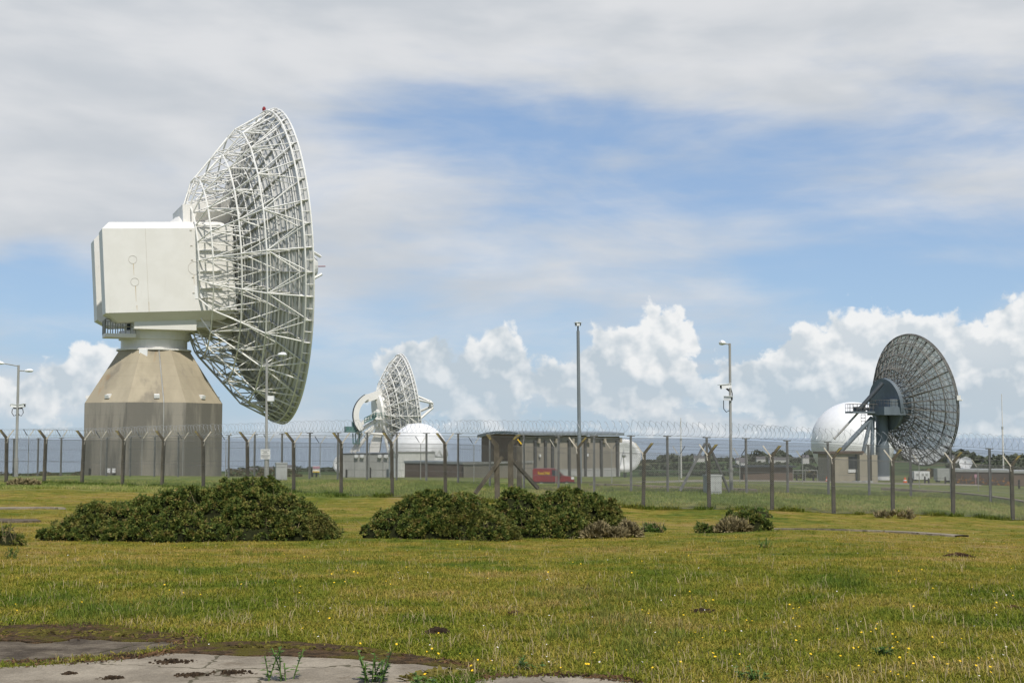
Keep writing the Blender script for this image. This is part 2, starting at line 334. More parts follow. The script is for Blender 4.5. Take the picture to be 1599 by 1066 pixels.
# ---------------------------------------------------------------- mesh helpers
def orth(d):
    d = d.normalized()
    a = Vector((0, 0, 1)) if abs(d.z) < .92 else Vector((1, 0, 0))
    x = d.cross(a).normalized(); return x, d.cross(x).normalized()
class MB:
    def __init__(s): s.v = []; s.f = []
    def add(s, vs, fs):
        o = len(s.v); s.v.extend([tuple(p) for p in vs]); s.f.extend([tuple(i + o for i in f) for f in fs]); return s
    def tube(s, p, q, r, n=6, r2=None, cap=True):
        p, q = Vector(p), Vector(q)
        if (q - p).length < 1e-6: return s
        x, y = orth(q - p); r2 = r if r2 is None else r2
        vs = []
        for c, rr in ((p, r), (q, r2)):
            for i in range(n):
                a = 2 * math.pi * i / n; vs.append(c + (x * math.cos(a) + y * math.sin(a)) * rr)
        fs = [(i, (i + 1) % n, n + (i + 1) % n, n + i) for i in range(n)]
        if cap: fs += [tuple(range(n - 1, -1, -1)), tuple(range(n, 2 * n))]
        return s.add(vs, fs)
    def path(s, pts, r, n=5):
        pts = [Vector(p) for p in pts]; o = []; m = len(pts)
        for k, p in enumerate(pts):
            d = pts[min(k + 1, m - 1)] - pts[max(k - 1, 0)]
            x, y = orth(d)
            if o:
                pass
            for i in range(n):
                a = 2 * math.pi * i / n; o.append(p + (x * math.cos(a) + y * math.sin(a)) * r)
        fs = [(k * n + i, k * n + (i + 1) % n, (k + 1) * n + (i + 1) % n, (k + 1) * n + i) for k in range(m - 1) for i in range(n)]
        return s.add(o, fs)
    def beam(s, p, q, a, b, up=Vector((0, 0, 1))):
        """rectangular bar p->q, a wide across up, b along up"""
        p, q = Vector(p), Vector(q); d = (q - p).normalized()
        x = d.cross(up)
        if x.length < 1e-4: x = d.cross(Vector((1, 0, 0)))
        x.normalize(); y = x.cross(d).normalized()
        vs = [c + x * (sx * a / 2) + y * (sy * b / 2) for c in (p, q) for sx, sy in ((-1, -1), (1, -1), (1, 1), (-1, 1))]
        return s.add(vs, [(3, 2, 1, 0), (4, 5, 6, 7), (0, 1, 5, 4), (1, 2, 6, 5), (2, 3, 7, 6), (3, 0, 4, 7)])
    def box(s, c, size, rz=0.0, ax=None, taper=1.0):
        """c = centre of the base; ax = optional (x,y,z) axes"""
        c = Vector(c)
        if ax is None: ax = (Vector((math.cos(rz), math.sin(rz), 0)), Vector((-math.sin(rz), math.cos(rz), 0)), Vector((0, 0, 1)))
        vs = []
        for z, k in ((0, 1), (1, taper)):
            for sx, sy in ((-1, -1), (1, -1), (1, 1), (-1, 1)):
                vs.append(c + ax[0] * (sx * size[0] / 2 * k) + ax[1] * (sy * size[1] / 2 * k) + ax[2] * (z * size[2]))
        return s.add(vs, [(3, 2, 1, 0), (4, 5, 6, 7), (0, 1, 5, 4), (1, 2, 6, 5), (2, 3, 7, 6), (3, 0, 4, 7)])
    def lathe(s, c, prof, n=32, ax=None, a0=0.0, cap=True):
        """prof = [(r, t)...] along axis ax[2]"""
        c = Vector(c)
        if ax is None: ax = (Vector((1, 0, 0)), Vector((0, 1, 0)), Vector((0, 0, 1)))
        vs = []; m = len(prof)
        for (r, t) in prof:
            for i in range(n):
                a = a0 + 2 * math.pi * i / n
                vs.append(c + ax[0] * (r * math.cos(a)) + ax[1] * (r * math.sin(a)) + ax[2] * t)
        fs = [(k * n + i, k * n + (i + 1) % n, (k + 1) * n + (i + 1) % n, (k + 1) * n + i) for k in range(m - 1) for i in range(n)]
        if cap: fs += [tuple(range(n - 1, -1, -1)), tuple((m - 1) * n + i for i in range(n))]
        return s.add(vs, fs)
    def prism(s, poly, d):
        """poly = list of Vector (planar), d = extrusion vector"""
        n = len(poly); vs = [Vector(p) for p in poly] + [Vector(p) + d for p in poly]
        return s.add(vs, [tuple(range(n - 1, -1, -1)), tuple(range(n, 2 * n))] + [(i, (i + 1) % n, n + (i + 1) % n, n + i) for i in range(n)])
    def build(s, name, m, parent=None, origin=None, smooth=False):
        me = bpy.data.meshes.new(name)
        o = Vector(origin) if origin is not None else (parent_loc(parent) if parent is not None else Vector((0, 0, 0)))
        me.from_pydata([(v[0] - o.x, v[1] - o.y, v[2] - o.z) for v in s.v], [], s.f)
        me.materials.append(M[m] if isinstance(m, str) else m)
        if smooth: me.polygons.foreach_set('use_smooth', [True] * len(me.polygons))
        ob = bpy.data.objects.new(name, me); COL.objects.link(ob)
        if parent is not None:
            ob.parent = parent; ob.location = o - parent_loc(parent)
        else: ob.location = o
        return ob
def parent_loc(p):
    l = Vector(p.location)
    while p.parent is not None: p = p.parent; l += Vector(p.location)
    return l
def tag(o, label=None, cat=None, group=None, kind=None):
    if label: o['label'] = label
    if cat: o['category'] = cat
    if group: o['group'] = group
    if kind: o['kind'] = kind
    return o
def thing(name, label, cat, loc, group=None):
    o = bpy.data.objects.new(name, None); COL.objects.link(o); o.location = loc; o.empty_display_size = .3
    return tag(o, label, cat, group)
def copy_tree(o, loc, label=None, rz=None):
    c = o.copy(); COL.objects.link(c); c.location = loc
    if rz is not None: c.rotation_euler = (0, 0, rz)
    if label: c['label'] = label
    for ch in o.children:
        d = ch.copy(); COL.objects.link(d); d.parent = c
        for g in ch.children:
            e = g.copy(); COL.objects.link(e); e.parent = d
    return c

# ---------------------------------------------------------------- the lie of the land
ctrl = [(px, py, Y) for px, py, Y in [
    (10, 755, 72.5), (260, 762, 68.0), (534, 775, 63.4), (780, 784, 61.0), (1004, 795, 60.2), (1300, 802, 60.8), (1580, 812, 62),
    (60, 743, 105), (485, 747, 86), (666, 753, 77), (985, 768.5, 68.4), (1165, 770, 71), (1292, 772, 74.3), (1545, 784.5, 71.7),
    (240, 743, 137), (90, 742, 128), (440, 744, 118), (600, 746, 150), (864, 760, 138), (1050, 752, 140), (860, 743, 230), (1376, 749, 270), (590, 746, 375), (1320, 753, 225), (1545, 757, 190),
    (1850, 770, 190), (-250, 744, 140), (2000, 830, 62), (-400, 752, 75)]]
pts = []
for px, py, Y in ctrl:
    p = P(px, py, Y); pts.append((p.x / Y, Y, p.z))
for x, y, z in [(0, 1.5, 0), (-2, 2, 0), (2, 2, 0), (-8, 9, 0), (8, 9, 0), (-6, 9.5, .0), (0, 9.5, 0), (6, 9.5, -.02), (-7, 14, .0), (8, 14, -.08), (-6, 27, -.40), (2, 27.5, -.43), (10, 28, -.52), (-14, 36, -.45), (8, 36, -.72), (17, 42, -1.2), (-20, 48, -.55), (0, 46, -.9)]:
    pts.append((x / y, y, z))
for u, Y, py in [(-.75, 500, 742), (-.37, 350, 742), (-.37, 600, 741), (-.37, 900, 745), (0, 600, 742), (0, 1000, 734), (.35, 600, 738), (.35, 1000, 730), (.75, 700, 735)]:
    pts.append((u, Y, EYE - (py - HOR) / F * Y))
for px, py in [(-600, 790), (-200, 790), (100, 778), (330, 744), (420, 736), (620, 730), (900, 727), (1060, 720), (1250, 721), (1450, 718), (1620, 714), (1900, 712), (2400, 712)]:
    pts.append(((px - CX) / F, 2300, EYE - (py - HOR) / F * 2300))
pts = np.array(pts, float)
def feat(u, Y): return np.stack([np.asarray(u) * 3.2, np.log(np.maximum(np.asarray(Y), 1.2))], -1)
_c = feat(pts[:, 0], pts[:, 1])
def _k(d2): return 0.5 * d2 * np.log(d2 + 1e-9)
_A = _k(((_c[:, None] - _c[None]) ** 2).sum(-1)) + np.eye(len(_c)) * 1e-4
_Pm = np.concatenate([np.ones((len(_c), 1)), _c], 1)
_S = np.block([[_A, _Pm], [_Pm.T, np.zeros((3, 3))]])
_W = np.linalg.solve(_S, np.concatenate([pts[:, 2], np.zeros(3)]))
SLAB_Z = 0.0
def gh(x, y):
    x = np.atleast_1d(np.asarray(x, float)); y = np.atleast_1d(np.asarray(y, float)); sh = x.shape
    x = x.ravel(); y = y.ravel(); Y = np.maximum(y, 1.5)
    u = np.clip(x / Y, -.8, .8); Yc = np.minimum(Y, 2300)
    q = feat(u, Yc); out = np.zeros(len(x))
    for i in range(0, len(x), 20000):
        d2 = ((q[i:i + 20000, None] - _c[None]) ** 2).sum(-1)
        out[i:i + 20000] = _k(d2) @ _W[:-3] + _W[-3] + q[i:i + 20000] @ _W[-2:]
    nf = np.clip((Y - 15.5) / 9, 0, 1); nf = nf * nf * (3 - 2 * nf); out *= nf
    # small undulation of the pasture
    am = np.clip((y - 15) / 14, 0, 1) * np.clip((75 - y) / 14, 0, 1)
    out += am * (.05 * np.sin(x * .55 + 1.3 * np.sin(y * .31)) * np.sin(y * .42 + .8 * np.sin(x * .23)) + .03 * np.sin(x * 1.3 + y * .9) * np.sin(y * 1.05 - x * .4))
    out -= np.clip((Y - 2450) / 500, 0, 1) ** 1.5 * 110
    return out.reshape(sh)
def g1(x, y): return float(gh(x, y)[0])
def G(px, Y):
    """point on the ground at picture column px and distance Y"""
    r = ray(px, HOR + 60); x = r[0] / r[1] * Y
    return Vector((x, Y, g1(x, Y)))
def hit(px, py):
    """ground points seen at arrays of picture positions"""
    px = np.asarray(px, float); py = np.asarray(py, float)
    yy = (CY - py) / F; ry = math.cos(PITCH) - yy * math.sin(PITCH); rz = (math.sin(PITCH) + yy * math.cos(PITCH)) / ry; rx = (px - CX) / F / ry
    lo = np.full(px.shape, 4.0); hi = np.full(px.shape, 110.0)
    for _ in range(26):
        mid = (lo + hi) / 2; above = EYE + rz * mid > gh(rx * mid, mid)
        lo = np.where(above, mid, lo); hi = np.where(above, hi, mid)
    return rx * lo, lo

angs = list(np.concatenate([np.arange(-180, -40, 8.0), np.arange(-40, -24, 1.0), np.arange(-24, 24.01, .3), np.arange(25, 41, 1.0), np.arange(48, 180, 8.0)]))
rads = list(np.concatenate([np.geomspace(1.2, 9, 10), np.geomspace(9.4, 110, 120), np.geomspace(113, 3400, 110)]))
aa, rr = np.meshgrid(np.radians(angs), np.array(rads)); gx = rr * np.sin(aa); gy = rr * np.cos(aa)
gz = gh(gx, gy) - np.where(gy < 1.5, np.clip(rr - 60, 0, 1e9) * .03, 0)
na, nr = len(angs), len(rads)
gv = np.stack([gx, gy, gz], -1).reshape(-1, 3).tolist()
gf = [(k * na + i, k * na + (i + 1) % na, (k + 1) * na + (i + 1) % na, (k + 1) * na + i) for k in range(nr - 1) for i in range(na)]
gv.append([0, 0, g1(0, 1.5)]); gf += [(len(gv) - 1, (i + 1) % na, i) for i in range(na)]
ground = MB().add(gv, gf).build('ground', 'ground', smooth=True); tag(ground, 'grazed olive and green turf running out to far fields', kind='structure')
sea = MB(); sea.add([(-90000, -20000, -90), (90000, -20000, -90), (90000, 120000, -90), (-90000, 120000, -90)], [(0, 1, 2, 3)])
tag(sea.build('sea', 'sea'), 'blue grey sea beyond the land', kind='structure')

# ---------------------------------------------------------------- dish antennas
class Frame:
    """dish frame: a along the beam, u up the rim, w towards the viewer's side"""
    def __init__(s, C, phi, eps):
        s.C = C; p, e = R(phi), R(eps)
        s.a = Vector((math.cos(p) * math.cos(e), math.sin(p) * math.cos(e), math.sin(e)))
        s.w = Vector((math.sin(p), -math.cos(p), 0)); s.u = Vector((-math.cos(p) * math.sin(e), -math.sin(p) * math.sin(e), math.cos(e)))
        s.ah = Vector((math.cos(p), math.sin(p), 0))
        s.ax = (s.u, s.w, s.a)
    def at(s, t, v, w): return s.C + s.a * t + s.u * v + s.w * w
    def pol(s, r, th, t): return s.C + s.a * t + (s.u * math.cos(th) + s.w * math.sin(th)) * r
def reflector(root, fr, Rr, depth, rings, nb, mats, tube_r, hub, nhoop, sub=True, feed=None):
    pm, rm, tm = mats
    surf = lambda r: -depth * (1 - (r / Rr) ** 2)
    # skin
    sk = MB(); ns, nr_ = nb * 4, 14
    for side, off in ((0, 0.0), (1, -.06)):
        o = len(sk.v)
        for j in range(nr_ + 1):
            r = .6 + (Rr - .6) * j / nr_
            for i in range(ns): sk.v.append(tuple(fr.pol(r, 2 * math.pi * i / ns, surf(r) + off)))
        for j in range(nr_):
            for i in range(ns):
                q = (o + j * ns + i, o + j * ns + (i + 1) % ns, o + (j + 1) * ns + (i + 1) % ns, o + (j + 1) * ns + i)
                sk.f.append(q if side == 0 else q[::-1])
    o2 = (nr_ + 1) * ns
    for i in range(ns):
        a, b = nr_ * ns + i, nr_ * ns + (i + 1) % ns
        sk.f.append((a, b, o2 + b, o2 + a))
    sk.build('reflector_surface', pm, root, smooth=False)
    # stiffeners behind the skin: hoops and radial ribs
    hb = MB()
    for j in range(nhoop):
        r = hub * .7 + (Rr - hub * .7) * (j + .5) / nhoop
        for i in range(ns):
            t0, t1 = 2 * math.pi * i / ns, 2 * math.pi * (i + 1) / ns
            d = .16 * Rr / 16
            hb.add([fr.pol(r, t0, surf(r) - .06), fr.pol(r, t1, surf(r) - .06), fr.pol(r, t1, surf(r) - .06 - d), fr.pol(r, t0, surf(r) - .06 - d)], [(0, 1, 2, 3)])
    for i in range(nb * 2):
        th = 2 * math.pi * i / (nb * 2); hgt = .55 * Rr / 16; tk = .05 * Rr / 16 / Rr
        prev = None
        for j in range(13):
            r = hub * .6 + (Rr - hub * .6) * j / 12
            cur = [fr.pol(r, th - tk * Rr / r * .9, surf(r) - .06), fr.pol(r, th - tk * Rr / r * .9, surf(r) - hgt * (1 - .6 * j / 12)), fr.pol(r, th + tk * Rr / r * .9, surf(r) - hgt * (1 - .6 * j / 12)), fr.pol(r, th + tk * Rr / r * .9, surf(r) - .06)]
            if prev: hb.add(prev + cur, [(0, 4, 5, 1), (1, 5, 6, 2), (2, 6, 7, 3)])
            prev = cur
    hb.build('panel_ribs', rm, root)
    # backing truss
    tr = MB(); th = [2 * math.pi * (k + .5) / nb for k in range(nb)]; hs = math.pi / nb
    full = rings + [(Rr - .05, -.12)]
    for j, (r, t) in enumerate(full):
        for k in range(nb):
            p = fr.pol(r, th[k], t)
            if j < len(full) - 1:
                tr.tube(p, fr.pol(r, th[(k + 1) % nb], t), tube_r * 1.15, 5)
                r2, t2 = full[j + 1]
                tr.tube(p, fr.pol(r2, th[k], t2), tube_r * 1.1, 5)
                rm_ = (r + r2) / 2
                last = j == len(full) - 2
                for (rs, dk) in ((r, 0), (rm_, hs), (rm_, -hs)) + (((Rr - .1, hs), (Rr - .1, -hs)) if last else ()):
                    tr.tube(p, fr.pol(rs, th[k] + dk, surf(rs) - .3), tube_r * .8, 4)
                tr.tube(fr.pol(r2, th[k], min(t2, surf(min(r2, Rr)) - .1)), fr.pol(rm_, th[k], surf(rm_) - .3), tube_r * .75, 4)
    for (r, t) in rings + [((full[i][0] + full[i + 1][0]) / 2, 0) for i in range(len(full) - 1)]:
        for k in range(nb * 2):
            tr.tube(fr.pol(r, k * hs, surf(r) - .38), fr.pol(r, (k + 1) * hs, surf(r) - .38), tube_r * .7, 4)
    tr.build('backing_truss', tm, root)
    rim = MB()
    for off, rr_ in ((-.05, 1.0), (-.75 * Rr / 16, .985)):
        for k in range(nb * 4): rim.tube(fr.pol(Rr * rr_, 2 * math.pi * k / (nb * 4), off), fr.pol(Rr * rr_, 2 * math.pi * (k + 1) / (nb * 4), off), tube_r * 1.2, 5)
    for k in range(nb * 4): rim.tube(fr.pol(Rr, 2 * math.pi * k / (nb * 4), -.05), fr.pol(Rr * .985, 2 * math.pi * k / (nb * 4), -.75 * Rr / 16), tube_r * .7, 4)
    rim.build('rim_ring', tm, root)
    return surf

def railing(mb, pts, h=1.1, r=.035, closed=False, step=1.0):
    pts = [Vector(p) for p in pts]
    segs = list(zip(pts, pts[1:] + ([pts[0]] if closed else [])))[: len(pts) if closed else len(pts) - 1]
    up = Vector((0, 0, h))
    for p, q in segs:
        mb.tube(p + up, q + up, r, 4); mb.tube(p + up * .5, q + up * .5, r * .8, 4)
        n = max(1, int((q - p).length / step))
        for i in range(n + 1):
            c = p.lerp(q, i / n); mb.tube(c, c + up, r, 4)

# ---- the big white dish on the concrete base
YP = 136.8
s1 = YP / F
b0 = G(240, YP); base_z = b0.z - .3
A1 = thing('dish_antenna', 'huge white dish antenna on a tapering eight sided concrete base', 'antenna', (b0.x, b0.y, base_z))
zz = lambda py, Y=YP: P(240, py, Y).z
xc = P(239, 640, YP)
def ring_pts(r, z, n=8, a0=R(40)): return [Vector((xc.x + r * math.cos(a0 + 2 * math.pi * i / n), YP + r * math.sin(a0 + 2 * math.pi * i / n), z)) for i in range(n)]
def prismatoid(levels, n=8, a0=R(40)):
    mb = MB(); vs = []
    for (r, z) in levels: vs += ring_pts(r, z, n, a0)
    m = len(levels)
    fs = [(k * n + i, k * n + (i + 1) % n, (k + 1) * n + (i + 1) % n, (k + 1) * n + i) for k in range(m - 1) for i in range(n)]
    fs += [tuple(range(n - 1, -1, -1)), tuple((m - 1) * n + i for i in range(n))]
    return mb.add(vs, fs)
RB, RT = 110.5 * s1, 56.5 * s1
prismatoid([(RB, base_z), (RB, zz(630.5))]).build('concrete_base', 'conc_low', A1)
zr, zt = zz(630.5), zz(548)
cone = prismatoid([(RB, zr + .005), (RT, zt)]).build('concrete_cone', 'conc_up', A1)
# floodlights on the shoulder
for i in range(8):
    for fr_ in (.36,):
        rp = ring_pts(RB - .45, zr + .55); p = rp[i].lerp(rp[(i + 1) % 8], .5) ; out = Vector((p.x - xc.x, p.y - YP, 0)).normalized()
        fl = MB(); fl.tube(p - Vector((0, 0, .35)), p + Vector((0, 0, .2)), .05, 5)
        d = (out + Vector((0, 0, -.25))).normalized(); x, y = orth(d)
        fl.box(p + Vector((0, 0, .1)) - d * .1, (.5, .32, .45), ax=(x, y, d)); fl.build('floodlight', 'white_clean', A1)
pp = MB()
a = ring_pts(RB + .04, zr); c = ring_pts(RT + .04, zt); k = 6
q0 = a[5].lerp(a[6], .62); q1 = c[5].lerp(c[6], .60); q2 = Vector((q0.x, q0.y, base_z))
pp.path([q2, q0, q1], .07, 5); pp.build('drain_pipe', 'pole', A1)
pt = MB(); cc = c[5].lerp(c[6], .1); oo = (cc - Vector((xc.x, YP, cc.z))).normalized()
pt.box(cc - oo * .1 - Vector((0, 0, .75)) + oo * .30, (.2, .8, .7), rz=math.atan2(oo.y, oo.x)); pt.build('hatch_box', 'white_clean', A1)
bx = MB()
for dx in (201, 208.5): bx.box(Vector((P(dx, 735, YP).x, YP - RB * .955, base_z + .8)), (.28, .3, .42))
bx.build('meter_boxes', 'white_clean', A1)
# flange, turntable
r54 = 53 * s1
MB().lathe((xc.x, YP, 0), [(57 * s1, zz(549)), (57 * s1, zz(546.5))], 40).build('base_flange', 'white', A1)
MB().lathe((xc.x, YP, 0), [(50.5 * s1, zz(546.5)), (50.5 * s1, zz(532)), (54 * s1, zz(532)), (54 * s1, zz(519)), (48 * s1, zz(518))], 44).build('azimuth_ring', 'white', A1, smooth=False)
FR1 = Frame(P(430, 417, 141.6), 22.2, 3.5)
F1 = FR1
yoke = MB(); yc = P(249, 518, YP); azr = math.atan2(F1.ah.y, F1.ah.x)
yoke.box((yc.x, YP, zz(519)), (5.9, 8.4, zz(492) - zz(519)), azr)
yoke.box((yc.x + .3, YP, zz(492)), (4.6, 4.6, 5.5), azr); yoke.build('turntable_yoke', 'white', A1)
# elevation housings either side
def housing(sgn):
    mb = MB(); t0, t1 = -17.7, -5.3
    VB, VT, CB, CT = -4.75, 3.3, .85, .75
    prof = [(VB - CB, t0 + 1.2), (VB, t0), (VT, t0), (VT + CT, t0 + .75), (VT + CT, t1 - 1.0), (VT, t1), (VB, t1), (VB - CB, t1 - 1.0)]
    wo, wi, ch = 5.55, 2.5, .95
    inner = [F1.at(t, v, sgn * wi) for v, t in prof]
    shoulder = [F1.at(t, v, sgn * (wo - ch)) for v, t in prof]
    face = [F1.at(t, v, sgn * wo) for v, t in [(VB, t0), (VT, t0), (VT, t1), (VB, t1)]]
    vs = inner + shoulder + face; n = 8
    fs = [tuple(range(n - 1, -1, -1))] + [(i, (i + 1) % n, n + (i + 1) % n, n + i) for i in range(n)]
    f0, f1, f2, f3 = 16, 17, 18, 19
    fs += [(8 + 1, 8 + 2, f1, f0), (8 + 2, 8 + 3, f1), (8 + 3, 8 + 4, f2, f1), (8 + 4, 8 + 5, f2), (8 + 5, 8 + 6, f3, f2), (8 + 6, 8 + 7, f3), (8 + 7, 8 + 0, f0, f3), (8 + 0, 8 + 1, f0), (f0, f1, f2, f3)]
    if sgn < 0: fs = [f[::-1] for f in fs]
    return mb.add(vs, fs)
for sg in (1, -1):
    h_ = housing(sg).build('elevation_housing', 'white', A1)
    if sg == 1:
        wf = 5.56
        def ringp(t, v, r):
            m_ = MB(); m_.path([F1.at(t + r * math.cos(i * math.pi / 12), v + r * math.sin(i * math.pi / 12), wf) for i in range(25)], .018, 4); m_.build('port_ring', 'seam', h_)
        ringp(-15.0, .3, .38); ringp(-14.9, -1.85, .38); ringp(-9.2, -.6, .62)
        m_ = MB(); m_.beam(F1.at(-13.7, 3.3, wf), F1.at(-13.7, -4.7, wf), .022, .02, F1.w)
        m_.build('panel_seam', 'seam', h_)
        for v in (3.1, 1.6, .2, -1.5, -3.0): m_ = MB(); m_.box(F1.at(-9.4, v, wf - .01), (.2, .09, .05), ax=(F1.a, F1.u, F1.w)); m_.build('bracket', 'seam', h_)
        for (t, v, l) in ((-14.95, -.1, 1.1), (-14.85, -2.25, 1.5), (-14.8, -4.1, .5), (-9.3, -1.3, .9), (-13.68, -3.8, .9)):
            rr2_ = MB(); rr2_.prism([F1.at(t - .035, v, wf), F1.at(t + .035, v, wf), F1.at(t + .012, v - l, wf), F1.at(t - .012, v - l, wf)], F1.w * .004); rr2_.build('rust_run', 'rust_run', h_)
        mp = MB(); mp.box(F1.at(-8.9, -3.0, wf - .01), (.75, 1.2, .04), ax=(F1.a, F1.u, F1.w)); mp.build('access_plate', 'white_clean', h_)
        for v in (3.6, 1.1, -.9, -2.6):
            bk = MB(); bk.beam(F1.at(-8.9, v, 5.57), F1.at(-6.6, v, 5.75), .25, .12, F1.u); bk.build('tie_bracket', 'truss', h_)
hubm = MB()
hubm.lathe(F1.C, [(4.0, -11.5), (5.2, -9.9), (5.35, -8.6), (5.2, -7.4), (4.4, -5.6), (2.2, -5.75)], 28, F1.ax); hubm.build('hub_cone', 'white', A1)
for k in range(22):
    gs = MB()
    th = 2 * math.pi * (k + .5) / 22
    if abs(math.sin(th)) > .8: continue
    dirv = F1.u * math.cos(th) + F1.w * math.sin(th); tang = -F1.u * math.sin(th) + F1.w * math.cos(th)
    gs.prism([F1.pol(5.2, th, -8.8) - tang * .06, F1.pol(6.6, th, -8.5) - tang * .06, F1.pol(7.2, th, -4.9) - tang * .06, F1.pol(5.0, th, -5.4) - tang * .06], tang * .12)
    gs.build('gusset_plate', 'white', A1)
tophub = MB(); tophub.box(F1.at(-8.2, 4.0, 0), (3.0, 6.4, 2.0), ax=(F1.a, F1.w, F1.u)); tophub.build('hub_cap', 'white', A1)
cn = MB()
cn.box(F1.at(-9.4, -6.3, 0), (3.4, 8.6, 2.2), ax=(F1.a, F1.w, F1.u)); cn.build('counter_frame', 'white', A1)
reflector(A1, F1, 16.2, 5.7, [(6.6, -8.9), (9.1, -8.0), (11.7, -5.8), (14.0, -3.9)], 22, ('panel', 'panel_rib', 'truss'), .070, 6.0, 26)
sb = MB()
sb.lathe(F1.C, [(.3, 4.4), (.9, 4.3), (1.3, 3.9), (1.7, 2.9), (1.0, 3.1), (.2, 3.2)], 20, F1.ax); sr_ = sb.build('sub_reflector', 'white', A1)
MB().tube(F1.at(4.5, 0, 0), F1.at(5.3, 0, 0), .05, 5).build('beacon_rod', 'red', sr_)
for k in range(4):
    th = math.pi / 4 + k * math.pi / 2
    MB().tube(F1.pol(7.5, th, -4.4), F1.pol(1.3, th, 4.6), .16, 6).build('support_leg', 'truss', A1)
fh = MB(); fh.lathe(F1.C, [(1.6, -5.6), (1.2, -3.0), (.7, -1.8), (.5, -1.5)], 16, F1.ax); fh.build('feed_horn', 'white', A1)
lt = MB(); lt.lathe(F1.pol(16.2, 0, -.4) + Vector((0, 0, .1)), [(.16, 0), (.2, .2), (.12, .42)], 10); lt.build('obstruction_light', 'red', A1)
# balcony
bl = MB(); bp = P(186, 522, YP - 3.2); ex, ey = F1.ah, F1.w
bl.box(bp - Vector((0, 0, .35)), (2.9, 2.6, .35), azr)
cs = [bp + ex * (sx * 1.42) + ey * (sy * 1.28) for sx, sy in ((1, -1), (-1, -1), (-1, 1), (1, 1))]
pb = bl.build('access_platform', 'white', A1); rl = MB(); railing(rl, [cs[3], cs[2], cs[1], cs[0]], 1.35, .05, step=.45); rl.build('railing', 'pole', pb)
dr = MB(); dr.box(bp + ex * 1.2 + ey * -.4, (.9, .08, 1.3), azr); dr.build('grille_door', 'dark_steel', pb)

